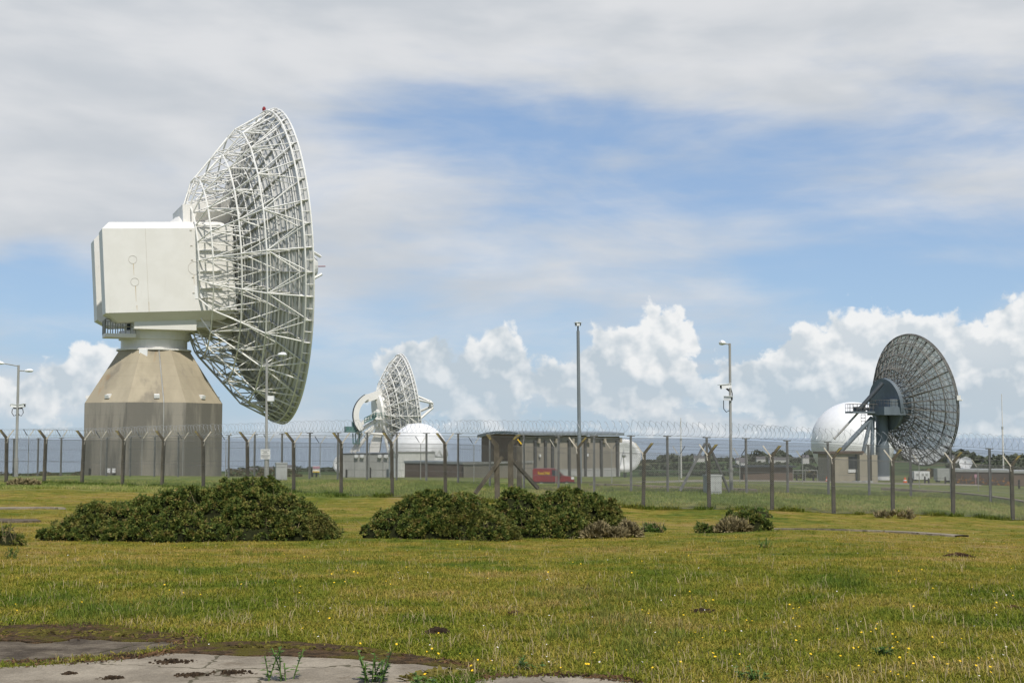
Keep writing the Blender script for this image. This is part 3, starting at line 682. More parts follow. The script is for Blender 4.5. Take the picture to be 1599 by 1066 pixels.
# ---- dark dish at the right (26 m)
YA = 271.0
F2 = Frame(P(1430, 624, YA), 19.9, 7.7)
ab = G(1378, YA - 3.0); s2 = YA / F
A2 = thing('dish_antenna', 'dark grey lattice backed dish on a tall round steel column', 'antenna', (ab.x, ab.y, ab.z))
hub_r = 5.0
surfA = lambda r: -4.3 * (1 - (r / 13.0) ** 2)
def arthur():
    fr, Rr = F2, 13.0; ns = 60
    sk = MB()
    for side, off in ((0, 0.0),):
        o = len(sk.v)
        for j in range(13):
            r = .6 + (Rr - .6) * j / 12
            for i in range(ns): sk.v.append(tuple(fr.pol(r, 2 * math.pi * i / ns, surfA(r) + off)))
        for j in range(12):
            for i in range(ns):
                q = (o + j * ns + i, o + j * ns + (i + 1) % ns, o + (j + 1) * ns + (i + 1) % ns, o + (j + 1) * ns + i)
                sk.f.append(q if side == 0 else q[::-1])
    sk.build('reflector_surface', 'arthur_panel', A2)
    tr = MB(); nb = 30; ns2 = 60; gap = 2 * math.pi / ns2
    back = lambda r: surfA(r) - (.42 + 2.25 * max(0, 1 - (r - 4.3) / 8.7))
    for k in range(nb):
        th = 2 * math.pi * (k + .5) / nb; N = 7
        rs = [4.2 + (13 - 4.2) * i / N for i in range(N + 1)]
        for i in range(N):
            tr.tube(fr.pol(rs[i], th, back(rs[i])), fr.pol(rs[i + 1], th, back(rs[i + 1])), .075, 4)
            tr.tube(fr.pol(rs[i], th, surfA(rs[i]) - .15), fr.pol(rs[i + 1], th, surfA(rs[i + 1]) - .15), .085, 4)
            tr.tube(fr.pol(rs[i], th, back(rs[i])), fr.pol(rs[i], th, surfA(rs[i]) - .15), .06, 4)
            a_, b_ = (rs[i], rs[i + 1]) if i % 2 == 0 else (rs[i + 1], rs[i])
            tr.tube(fr.pol(a_, th, back(a_)), fr.pol(b_, th, surfA(b_) - .15), .06, 4)
        tr.tube(fr.pol(13, th, back(13)), fr.pol(13, th, -.1), .08, 4)
    for r in (6.7, 9.2, 11.4):
        for k in range(nb):
            t0, t1 = 2 * math.pi * (k + .5) / nb, 2 * math.pi * (k + 1.5) / nb
            tr.tube(fr.pol(r, t0, back(r)), fr.pol(r, t1, back(r)), .09, 4)
            tr.tube(fr.pol(r, t0, back(r)), fr.pol(r, t1, surfA(r) - .2), .06, 4)
            tr.tube(fr.pol(r, t0, back(r)), fr.pol(r + 1.5, t1, surfA(r + 1.5) - .2), .055, 4)
    tr.build('backing_truss', 'arthur_rib', A2)
    hp = MB()
    for j in range(13):
        r = 4.6 + 8.4 * j / 12.2
        for k in range(ns2):
            hp.tube(fr.pol(r, k * gap, surfA(r) - .14), fr.pol(r, (k + 1) * gap, surfA(r) - .14), .035 if j % 3 else .07, 4, cap=False)
    for k in range(nb):
        th = 2 * math.pi * k / nb
        for i in range(6):
            r0, r1 = 5.5 + 7.5 * i / 6, 5.5 + 7.5 * (i + 1) / 6
            hp.tube(fr.pol(r0, th, surfA(r0) - .13), fr.pol(r1, th, surfA(r1) - .13), .05, 4, cap=False)
    hp.build('panel_ribs', 'arthur_rib', A2)
    rim = MB()
    for k in range(60): rim.tube(fr.pol(13, k * gap, -.05), fr.pol(13, (k + 1) * gap, -.05), .11, 5); rim.tube(fr.pol(12.95, k * gap, -.45), fr.pol(12.95, (k + 1) * gap, -.45), .1, 5)
    rim.build('rim_ring', 'arthur_rib', A2)
    hb = MB(); hb.lathe(fr.C, [(5.1, -7.3), (5.1, -6.6), (4.5, -6.4), (4.3, -4.2)], 40, fr.ax); hb.build('hub_drum', 'arthur_blue', A2)
    sbm = MB(); sbm.lathe(fr.C, [(.2, 5.3), (1.0, 5.0), (1.35, 4.4), (.3, 4.1)], 16, fr.ax); sbm.build('sub_reflector', 'white', A2)
    for k in range(4):
        th = math.pi / 4 + k * math.pi / 2
        MB().tube(fr.pol(6.5, th, surfA(6.5)), fr.pol(1.0, th, 4.6), .13, 5).build('support_leg', 'dark_steel', A2)
    hs_ = MB(); hs_.tube(fr.pol(13, math.pi / 2 + .03, -.1), fr.pol(13.9, math.pi / 2 + .03, .1), .15, 5); hs_.box(fr.pol(13.2, math.pi / 2 + .03, -.2), (.7, .6, .9)); hs_.build('rim_light', 'white', A2)
arthur()
colx = P(1378, 700, YA - 2.6)
cl = MB(); cl.lathe((colx.x, YA - 2.6, 0), [(10.3 * s2, ab.z - .3), (10.3 * s2, P(1378, 694, YA).z), (9.4 * s2, P(1378, 694, YA).z + .02), (9.4 * s2, P(1378, 646, YA).z)], 28); cl.build('steel_column', 'arthur_blue', A2, smooth=False)
MB().lathe((colx.x - .2, YA - 2.8, 0), [(11.5 * s2, ab.z - .35), (11.5 * s2, ab.z + .75)], 24).build('plinth', 'white_clean', A2)
az2 = math.atan2(F2.ah.y, F2.ah.x)
hd = MB(); hc = P(1386, 648, YA - 4.5); hd.box((hc.x, hc.y, hc.z), (5.4, 5.6, 1.55), az2); hd.box((hc.x + .6, hc.y, hc.z + 1.55), (3.4, 4.6, 1.5), az2)
hdo = hd.build('bearing_head', 'arthur_blue', A2); rl = MB()
c4 = [hc + Vector((0, 0, 1.55)) + F2.ah * (sx * 2.65) + F2.w * (sy * 2.75) for sx, sy in ((1, -1), (-1, -1), (-1, 1), (1, 1))]
railing(rl, c4, 1.3, .035, True, .8); rl.build('railing', 'arthur_rib', hdo)
pl = MB(); p1 = P(1345, 645, YA - 4.8); pl.box(p1, (5.6, 2.6, .35), az2); plo = pl.build('side_platform', 'arthur_blue', A2); rl = MB()
c4 = [p1 + Vector((0, 0, .35)) + F2.ah * (sx * 2.75) + F2.w * (sy * 1.28) for sx, sy in ((1, -1), (-1, -1), (-1, 1), (1, 1))]
railing(rl, c4, 1.4, .04, True, .8); rl.build('railing', 'arthur_rib', plo)
mo = MB(); mo.box(p1 + Vector((-.4, 0, .35)), (1.9, 1.0, .9), az2); mo.tube(p1 + Vector((.5, 0, .8)), p1 + Vector((1.6, 0, .9)), .3, 8); mo.build('jack_motor', 'dark_steel', plo)
st = MB(); st.tube(P(1378, 598, YA - 4.9), P(1340, 641, YA - 5.2), .42, 10); sto = st.build('screw_jack', 'dark_steel', A2)
s_ = MB(); s_.tube(P(1341, 643, YA - 5.2), P(1303.5, 684, YA - 5.6), .21, 10); s_.tube(P(1303.5, 684, YA - 5.6), P(1302.5, 685, YA - 5.6), .36, 10); s_.build('jack_sleeve', 'pole', sto)
for (p, q, r) in [((1362, 652), (1310, 707), .45), ((1360, 652), (1346, 716), .38), ((1363, 652), (1361, 738), .38)]:
    MB().tube(P(*p, YA - 4.0), P(*q, YA - 5.5), r, 10).build('brace_leg', 'arthur_blue', A2)
MB().tube(P(1315, 702, YA + 5), P(1279, 746, YA + 6), .6, 10).build('brace_leg', 'arthur_blue', A2)
ld = MB()
for px in (1344.5, 1351): ld.tube(P(px, 646, YA - 3), P(px, 669, YA - 3), .06, 4)
for i in range(5): ld.tube(P(1344.5, 647 + i * 5.3, YA - 3), P(1351, 647 + i * 5.3, YA - 3), .06, 4)
ld.beam(P(1344, 669, YA - 3), P(1368, 669, YA - 3), .8, .3); ld.build('ladder_cage', 'arthur_rib', A2)

# ---- white dish in the middle distance (30 m)
Y3 = 375.0; s3 = Y3 / F
F3 = Frame(P(636, 637, Y3), 17.0, 8.0)
c0 = G(584, Y3 - 5)
A3 = thing('dish_antenna', 'distant white dish with curved ring gear on splayed steel legs', 'antenna', (c0.x, c0.y, c0.z))
reflector(A3, F3, 15.0, 5.4, [(6.0, -7.4), (8.4, -6.4), (10.8, -4.7), (13.0, -3.0)], 20, ('panel', 'panel_rib', 'truss'), .10, 5.2, 14)
hm = MB(); hm.lathe(F3.C, [(4.5, -9.0), (5.8, -8.2), (5.8, -6.8), (4.5, -5.4)], 24, F3.ax); hm.build('hub_cone', 'white', A3)
sb = MB(); sb.lathe(F3.C, [(.2, 7.4), (.9, 7.0), (1.3, 6.4), (.3, 6.1)], 16, F3.ax); sb.build('sub_reflector', 'white', A3)
for k in range(4):
    th = math.pi / 4 + k * math.pi / 2 + .3
    MB().tube(F3.pol(8.0, th, -3.7), F3.pol(.9, th, 7.0), .34, 6).build('support_leg', 'white', A3)
# ring gear: an arc of box girder
gc = P(590, 648, Y3 - 6.6); gm = MB(); prev = None; gh_ = F3.ah
for i in range(17):
    an = R(118 + (222 - 118) * i / 16)
    ring = []
    for rad in (36.5 * s3, 28.5 * s3):
        for sw in (-.8, .8):
            ring.append(gc + gh_ * (math.cos(an) * rad / .95) + Vector((0, 0, math.sin(an) * rad)) + F3.w * sw)
    if prev: gm.add(prev + ring, [(0, 1, 5, 4), (1, 3, 7, 5), (3, 2, 6, 7), (2, 0, 4, 6)])
    prev = ring
gm.beam(P(569, 623, Y3 - 6.6), P(596, 614, Y3 - 5), 1.6, 2.0)
gm.beam(P(562, 664, Y3 - 6.6), P(592, 640, Y3 - 6), 1.0, 1.0)
gro = gm.build('ring_gear', 'white', A3)
rk = MB(); pr = None
for i in range(17):
    an = R(122 + (222 - 122) * i / 16); rad = 37.3 * s3
    c_ = [gc + gh_ * (math.cos(an) * rad / .95) + Vector((0, 0, math.sin(an) * rad)) + F3.w * sw for sw in (-.5, .5)]
    if pr: rk.add(pr + c_ + [v + gh_ * .2 for v in pr + c_], [(0, 1, 3, 2), (4, 6, 7, 5), (0, 2, 6, 4), (1, 5, 7, 3)])
    pr = c_
rk.build('gear_rack', 'dark_steel', gro)
pv = MB(); pq = P(593, 655, Y3 - 6); pv.box(pq, (3.0, 3.2, .5), R(17)); pv.box(pq + Vector((0, 0, .5)), (2.4, 2.6, 1.9), R(17)); pv.lathe(pq + Vector((0, 0, 2.4)), [(1.1, 0), (.9, .4), (.2, .7)], 12)
pvo = pv.build('pivot_head', 'white', A3); rl = MB()
railing(rl, [pq + Vector((sx * 1.6, sy * 1.7, .5)) for sx, sy in ((-1, -1), (1, -1), (1, 1), (-1, 1))], 1.2, .07, True, .7)
rl.build('railing', 'teal', pvo)
tp = MB()
a_, b_ = P(586, 652, Y3 - 7), P(569, 660, Y3 - 7)
tp.beam(a_, b_, 1.2, .3); railing(tp, [a_, b_], 1.3, .09, step=.8)
tp.box(P(551, 675, Y3 - 7), (4.2, 2.4, 1.6), R(17)); tp.box(P(556, 671, Y3 - 7), (2.0, 2.0, 2.2), R(17)); railing(tp, [P(544, 675, Y3 - 8), P(561, 675, Y3 - 8)], 1.4, .09, step=.8)
for px in (551, 555, 561): tp.tube(P(px, 676, Y3 - 7), P(px + .5, 692, Y3 - 7), .16, 5)
tp.beam(P(551, 692, Y3 - 7), P(562, 692, Y3 - 7), .9, .4)
tp.build('drive_platform', 'teal', A3)
for (p, q, r) in [((594, 657), (570, 677), .5), ((587, 656), (556, 676), .5), ((592, 657), (553, 706), .5), ((596, 657), (612, 690), .45), ((566, 676), (548, 706), .4), ((561, 676), (560, 705), .3), ((600, 678), (607, 706), .4), ((573, 676), (600, 678), .35)]:
    MB().tube(P(*p, Y3 - 6), P(*q, Y3 - 6), r, 8).build('brace_leg', 'white', A3)
lg = MB()
lg.prism([P(590, 657, Y3 - 5), P(599, 657, Y3 - 5), P(592, 706, Y3 - 5), P(575, 706, Y3 - 5)], Vector((0, 3.0, 0))); lg.build('main_leg', 'white', A3)
z7 = P(580, 707, Y3).z
pd = MB(); pa = P(535.5, 707, Y3 - 12); pz = P(622, 707, Y3 - 12)
pd.prism([Vector((pa.x, Y3 - 12, c0.z - 1)), Vector((pz.x, Y3 - 12, c0.z - 1)), Vector((pz.x, Y3 - 12, z7)), Vector((pa.x, Y3 - 12, z7))], Vector((0, 17, 0)))
pdo = pd.build('plinth_block', 'render_grey', A3)
sm = MB()
for px in (554, 576, 598): sm.box((P(px, 725, Y3).x * (Y3 - 12.03) / Y3, Y3 - 12.03, c0.z - .9), (.07, .07, z7 - c0.z + .8))
sm.box(((pa.x + pz.x) / 2, Y3 - 12.05, z7 - .25), (pz.x - pa.x + .2, .12, .3)); sm.build('wall_seams', 'dark_steel', pdo)
for px in (556.5, 565.5, 593, 603):
    v_ = MB(); v_.box(P(px, 714, Y3 - 12.4), (.9, .8, .75)); v_.lathe(P(px, 714, Y3 - 12.4) - Vector((0, 0, .25)), [(.3, 0), (.42, .25)], 10); v_.build('vent_cowl', 'white_clean', pdo)

# ---------------------------------------------------------------- radomes
def radome(px, py, rpx, Y, base_py, label, seams=True, cut=-1):
    c = P(px, py, Y); r = rpx * Y / F; zb = g1(c.x, Y) - .2
    root = thing('radome', label, 'radome', (c.x, Y, zb))
    import bmesh
    bm = bmesh.new(); bmesh.ops.create_icosphere(bm, subdivisions=4 if seams else 5, radius=r)
    mb = MB(); bm.verts.ensure_lookup_table()
    vs = [(v.co.x + c.x, v.co.y + Y, max(v.co.z + c.z, zb)) for v in bm.verts]
    mb.add(vs, [tuple(v.index for v in f.verts) for f in bm.faces]); bm.free()
    sh = mb.build('dome_shell', 'white_clean', root, smooth=True)
    return root, c, r, zb
r1, c1, rr1, zb1 = radome(653, 706, 45.5, 340, 720, 'white faceted radome beside a distant white dish on legs')
bs = MB(); bs.lathe((c1.x, 340, 0), [(rr1 * 1.0, zb1), (rr1 * 1.0, P(653, 713, 340).z)], 40); bs.build('base_wall', 'white_clean', r1)
zg = MB(); n = 22
for i in range(n):
    a0, a1, am = 2 * math.pi * i / n, 2 * math.pi * (i + 1) / n, 2 * math.pi * (i + .5) / n; rq = rr1 * 1.012
    zl, zh = P(653, 712, 340).z, P(653, 703, 340).z
    f = lambda a, z, k=1.0: Vector((c1.x + rq * k * math.cos(a), 340 + rq * k * math.sin(a), z))
    zg.tube(f(a0, zl), f(am, zh, .995), .09, 4); zg.tube(f(am, zh, .995), f(a1, zl), .09, 4); zg.tube(f(a0, zl), f(a1, zl), .09, 4)
zg.build('panel_seams', 'cabinet', r1)
fv = MB(); fv.lathe(P(640, 664.5, 340), [(.9, 0), (.9, .35), (.3, .5)], 14); fv.build('roof_vent', 'white', r1)
r2, c2, rr2, zb2 = radome(1331, 691, 63.5, 318, 745, 'large smooth white radome behind the dark lattice dish', seams=False)
pb2 = MB(); pb2.lathe((c2.x, 318, 0), [(rr2 * .62, zb2 - .2), (rr2 * .62, zb2 + 2.2)], 32); pb2.build('base_wall', 'render_grey', r2)

# ---------------------------------------------------------------- buildings
def quad_house(name, label, cat, corners, z0, z1, m):
    pass
# main hall: gable end to the left front, long wall receding right
YH = 226.0
hz0 = G(810, YH).z - .5
ca = P(810, 700, YH); cb = P(967.5, 700, YH + 17); cdir = Vector((cb.x - ca.x, 17, 0)).normalized(); cn_ = Vector((-cdir.y, cdir.x, 0))
cl_ = P(752, 700, YH + 13.5)
H1 = thing('hall_building', 'long grey hall with shade toned wall fins and shallow curved roof', 'building', (ca.x, ca.y, hz0))
L = (Vector((cb.x, cb.y)) - Vector((ca.x, ca.y))).length; wd = (Vector((cl_.x, cl_.y)) - Vector((ca.x, ca.y))).length
gdir = Vector((cl_.x - ca.x, cl_.y - ca.y, 0)).normalized()
ztop = P(810, 680.5, YH).z
A_ = lambda s, d, z: Vector((ca.x, ca.y, z)) + cdir * s + gdir * d
wl = MB(); wl.prism([A_(0, 0, hz0), A_(L, 0, hz0), A_(L, 0, ztop), A_(0, 0, ztop)], gdir * .4); wlo = wl.build('long_wall', 'hall_conc', H1)
arch = [A_(0, .0, hz0)] + [A_(0, wd, hz0)] + [A_(0, wd * (1 - i / 12), ztop + .55 * math.sin(math.pi * (.04 + .92 * i / 12)) - (.35 * (1 - i / 12))) for i in range(13)]
ge = MB(); ge.prism([p - cdir * .03 for p in arch], cdir * .4); ge.build('gable_wall', 'brick', H1)
bkw = MB(); bkw.prism([A_(0, wd, hz0), A_(L, wd, hz0), A_(L, wd, ztop - .3), A_(0, wd, ztop - .3)], -gdir * .4); bkw.prism([A_(L, 0.4, hz0), A_(L, wd - .4, hz0), A_(L, wd - .4, ztop - .3), A_(L, 0.4, ztop - .3)], -cdir * .4); bkw.build('rear_wall', 'hall_conc', H1)
rf = MB(); vs = []
for s in (-.7, L + .6):
    for i in range(13):
        d = wd + .6 - (wd + 1.5) * i / 12
        vs.append(A_(s, d, ztop + .05 + .55 * math.sin(math.pi * (.04 + .92 * i / 12)) - .35 * (1 - i / 12)))
up_ = Vector((0, 0, .42)); vs2 = [v + up_ for v in vs]
fs = [(i, i + 1, 13 + i + 1, 13 + i) for i in range(12)]
n = 26
fs = [f[::-1] for f in fs] + [(a + n, b + n, c + n, d + n) for a, b, c, d in fs]
fs += [(i, i + 1, n + i + 1, n + i) for i in range(12)] + [(13 + i, n + 13 + i, n + 13 + i + 1, 13 + i + 1) for i in range(12)] + [(0, n, n + 13, 13), (12, 25, n + 25, n + 12)]
rf.add(vs + vs2, fs); rf.build('roof', 'roof', H1)
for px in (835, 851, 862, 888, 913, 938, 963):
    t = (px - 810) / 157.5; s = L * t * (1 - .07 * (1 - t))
    f_ = MB(); f_.box(A_(s, -.16, hz0), (.5, .3, ztop - hz0 - .75), math.atan2(cdir.y, cdir.x)); fo = f_.build('wall_fin', 'hall_fin_shade', H1)
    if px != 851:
        k_ = MB(); k_.box(A_(s + .75, -.25, ztop - 1.15), (.5, .5, .9), math.atan2(cdir.y, cdir.x)); k_.build('roof_bracket', 'beige', fo)
pl_ = MB(); pl_.box(A_(L / 2, -.07, hz0), (L, .12, 1.5), math.atan2(cdir.y, cdir.x)); pl_.build('plinth_band', 'render_grey', wlo)
for px in (842, 916):
    t = (px - 810) / 157.5; s = L * t * (1 - .07 * (1 - t)); k_ = MB(); k_.box(A_(s, -.25, hz0 + 3.6), (.3, .3, .45), math.atan2(cdir.y, cdir.x)); k_.build('wall_lamp', 'white_clean', wlo)

# low brick enclosure in front of radome, then its concrete length
def wall_thing(name, label, px0, px1, Y0, Y1, pyt0, pyt1, thick, m, capm=None, cat='wall'):
    a, b = P(px0, pyt0, Y0), P(px1, pyt1, Y1); za, zb = g1(a.x, Y0) - .3, g1(b.x, Y1) - .3
    root = thing(name, label, cat, (a.x, a.y, za)); d = Vector((b.x - a.x, b.y - a.y, 0)).normalized(); nrm = Vector((-d.y, d.x, 0))
    mb = MB(); mb.prism([Vector((a.x, a.y, za)), Vector((b.x, b.y, zb)), b, a], nrm * thick); mb.build('wall_face', m, root)
    if capm:
        cp = MB(); n2 = nrm * .12; cp.prism([a - n2 - d * .1, b - n2 + d * .1, b - n2 + d * .1 + Vector((0, 0, .32)), a - n2 - d * .1 + Vector((0, 0, .32))], nrm * (thick + .24)); cp.build('coping', capm, root)
    return root, a, b, d, nrm
wall_thing('brick_store', 'low dark brick store in front of the faceted radome', 632, 723.5, 205, 200, 722.5, 724.5, 5, 'brick_dark', 'roof', 'building')
wall_thing('retaining_wall', 'low pale concrete wall with metal coping left of the curved hall', 723.8, 806, 199.5, 194, 725, 723, 4, 'hall_conc', 'pole')
wall_thing('equipment_room', 'white flat roofed equipment room between the far dish and faceted radome', 622, 665, 322, 320, 707, 707, 6, 'white', 'pole', 'building')
rw, ra, rb, rd, rn = wall_thing('brick_store', 'low dark brick store at the right with pale flat parapet', 1493, 1576, 190, 188, 736.2, 737.2, 8, 'brick_dark', 'cabinet', 'building')
ends = MB(); e0 = Vector((rb.x + .05, rb.y - .4, g1(rb.x, rb.y) - .3)); ends.prism([e0, e0 + Vector((7, -.3, 0)), e0 + Vector((7, -.3, rb.z - e0.z - .1)), e0 + Vector((0, 0, rb.z - e0.z - .1))], Vector((0, 8, 0)))
ends.build('end_room', 'brick', rw)
cpe = MB(); cpe.prism([e0 + Vector((0.2, -.2, rb.z - e0.z - .09)), e0 + Vector((7.2, -.5, rb.z - e0.z - .09)), e0 + Vector((7.2, -.5, rb.z - e0.z + .2)), e0 + Vector((0.2, -.2, rb.z - e0.z + .2))], Vector((0, 8.3, 0))); cpe.build('coping', 'cabinet', rw)
# rusty creeper patches at foot of the brick store
fm = MB()
for i in range(60):
    c_ = ra.lerp(rb, rng.random()); z = g1(c_.x, c_.y); p = Vector((c_.x, c_.y - .3 - rng.random() * .5, z + rng.random() * 1.0))
    a_ = rng.random() * 6.28
    fm.add([p, p + Vector((.3 * math.cos(a_), .1, .3 * math.sin(a_))), p + Vector((.22 * math.cos(a_ + .8), -.1, .3 * math.sin(a_ + .8)))], [(0, 1, 2)])
tag(fm.build('dead_bracken', mat('rusty bracken', (.42, .20, .05), (.28, .13, .04), 2, .9), origin=(ra.x, ra.y - .5, g1(ra.x, ra.y))), 'rusty orange dead fronds at the foot of the right brick store', 'bracken', kind='stuff')
pkm = MB(); q = P(1523.5, 745, 186); pkm.tube((q.x, 186, g1(q.x, 186)), q + Vector((0, 0, .2)), .05, 5); pkm.box(q, (.32, .05, .42)); tag(pkm.build('notice_board', 'sign_pink', origin=(q.x, 186, g1(q.x, 186))), 'small pale pink notice on a stake by the right brick store', 'sign')

# beige hut below dark dish
YB = 222.0
hp0 = P(1297, 708, YB); hp1 = P(1352.5, 706.5, YB + 1.5); hz = G(1320, YB).z - .3
HU = thing('hut', 'beige hut with flat brown roof under the dark dish', 'hut', (hp0.x, YB, hz)); hd_ = Vector((hp1.x - hp0.x, 1.5, 0)).normalized(); hn_ = Vector((-hd_.y, hd_.x, 0)); HL = Vector((hp1.x - hp0.x, 1.5, 0)).length
Hp = lambda s, d, z: Vector((hp0.x, YB, z)) + hd_ * s + hn_ * d
hw = MB(); hw.prism([Hp(0, 0, hz), Hp(HL, 0, hz), Hp(HL, 0, hp1.z - .05), Hp(0, 0, hp0.z - .05)], hn_ * 4.5); hwo = hw.build('wall', 'beige', HU)
hr = MB(); hr.prism([Hp(-.7, -.4, hp0.z - .05), Hp(HL - .6, -.4, hp0.z + .05), Hp(HL - .6, -.4, hp0.z + .4), Hp(-.7, -.4, hp0.z + .3)], hn_ * 5.3); hr.build('roof', 'hut_roof', HU)
sx0 = (1325 - 1297) / 55.5 * HL; wz = P(1325, 731.5, YB).z
wi = MB(); wi.box(Hp(sx0 + .8, -.02, wz), (1.65, .12, 1.85), math.atan2(hd_.y, hd_.x)); wio = wi.build('window', 'glass', HU)
wf_ = MB()
for z in (wz - .05, wz + .9, wz + 1.85): wf_.box(Hp(sx0 + .8, -.09, z), (1.8, .06, .07), math.atan2(hd_.y, hd_.x))
for s in (-.02, .85, 1.62): wf_.box(Hp(sx0 + s, -.095, wz), (.07, .06, 1.9), math.atan2(hd_.y, hd_.x))
wf_.build('window_frame', 'dark_steel', wio)
pbm = MB(); pbm.box(Hp(sx0 + .7, -.08, wz - .62), (1.75, .1, .5), math.atan2(hd_.y, hd_.x)); pbm.build('pale_board', 'sign_white', HU)
for s in (HL - .95, HL + .95):
    c_ = MB(); c_.box(Hp(s, -.5, hz), (1.5 if s < HL else 1.0, 1.0, hp1.z - hz - .35), math.atan2(hd_.y, hd_.x)); c_.build('wall_pier', 'beige', HU)
dp = MB(); dp.tube(Hp(HL - 1.9, -.15, hz + .3), Hp(HL - 1.9, -.15, hp0.z - .1), .09, 6); dp.build('drain_pipe', 'dark_steel', HU)
rb_ = MB()
for i in range(46):
    s = rng.random() * 4.6 + HL * .25; d = -1.2 - rng.random() * .8; q = Hp(s, d, 0); zq = g1(q.x, q.y); sz = .25 + rng.random() * .35
    rb_.box((q.x, q.y, zq - .05), (sz * 1.4, sz, sz * .6), rng.random() * 3, taper=.7)
tag(rb_.build('rubble', 'cabinet', origin=Hp(HL * .5, -1.5, g1(Hp(HL * .5, -1.5, 0).x, YB - 1.5))), 'low heap of grey rubble before the beige hut', 'rubble', kind='stuff')

# dish antennas, small
def small_dish(name, label, px, py, rpx, Y, facing, m, n=28, feedm='cabinet', squash=1.0):
    c = P(px, py, Y); r = rpx * Y / F; z = g1(c.x, Y)
    root = thing(name, label, 'satellite dish', (c.x, Y, z)); a = Vector(facing).normalized()
    x, y = orth(a); dp_ = r * .28
    mb = MB(); prof = [(.08 * r, -dp_ * 1.0), (.4 * r, -dp_ * .84), (.7 * r, -dp_ * .5), (r, 0), (r * 1.0, -.06), (.7 * r, -dp_ * .5 - .1), (.4 * r, -dp_ * .84 - .12), (.08 * r, -dp_ - .12)]
    mb.lathe(c, prof, n, (x, y, a)); mb.build('reflector', m, root, smooth=n > 12)
    st = MB(); st.tube((c - a * (dp_ + .4)).xy.to_3d() + Vector((0, 0, z - .2)), c - a * (dp_ + .4) , r * .1, 8); st.tube(c - a * (dp_ + .4), c - a * dp_, r * .13, 8); st.build('mount', 'pole', root)
    fd = MB(); fc = c + a * r * .75; fd.lathe(fc, [(r * .09, -.2), (r * .12, 0), (r * .05, .25)], 10, (x, y, a)); fd.tube(c + y * r * .98 , fc, r * .025, 5); fd.tube(c - y * r * .5 - a * dp_ * .7, fc, r * .025, 5); fd.build('feed', feedm, root)
    return root
small_dish('satellite_dish', 'big white round dish partly behind the right end of the hall', 975, 711.5, 26, 262, (-.15, -1, .05), 'white_clean')
small_dish('satellite_dish', 'white dish turned away at the left end of the grey plinth', 531.5, 724, 14, 366, (-.5, -1, .2), 'white_clean')
small_dish('satellite_dish', 'small white eight sided dish above the right brick store', 1508, 722.5, 10.5, 200, (-.45, -1, .28), 'white_clean', 8)

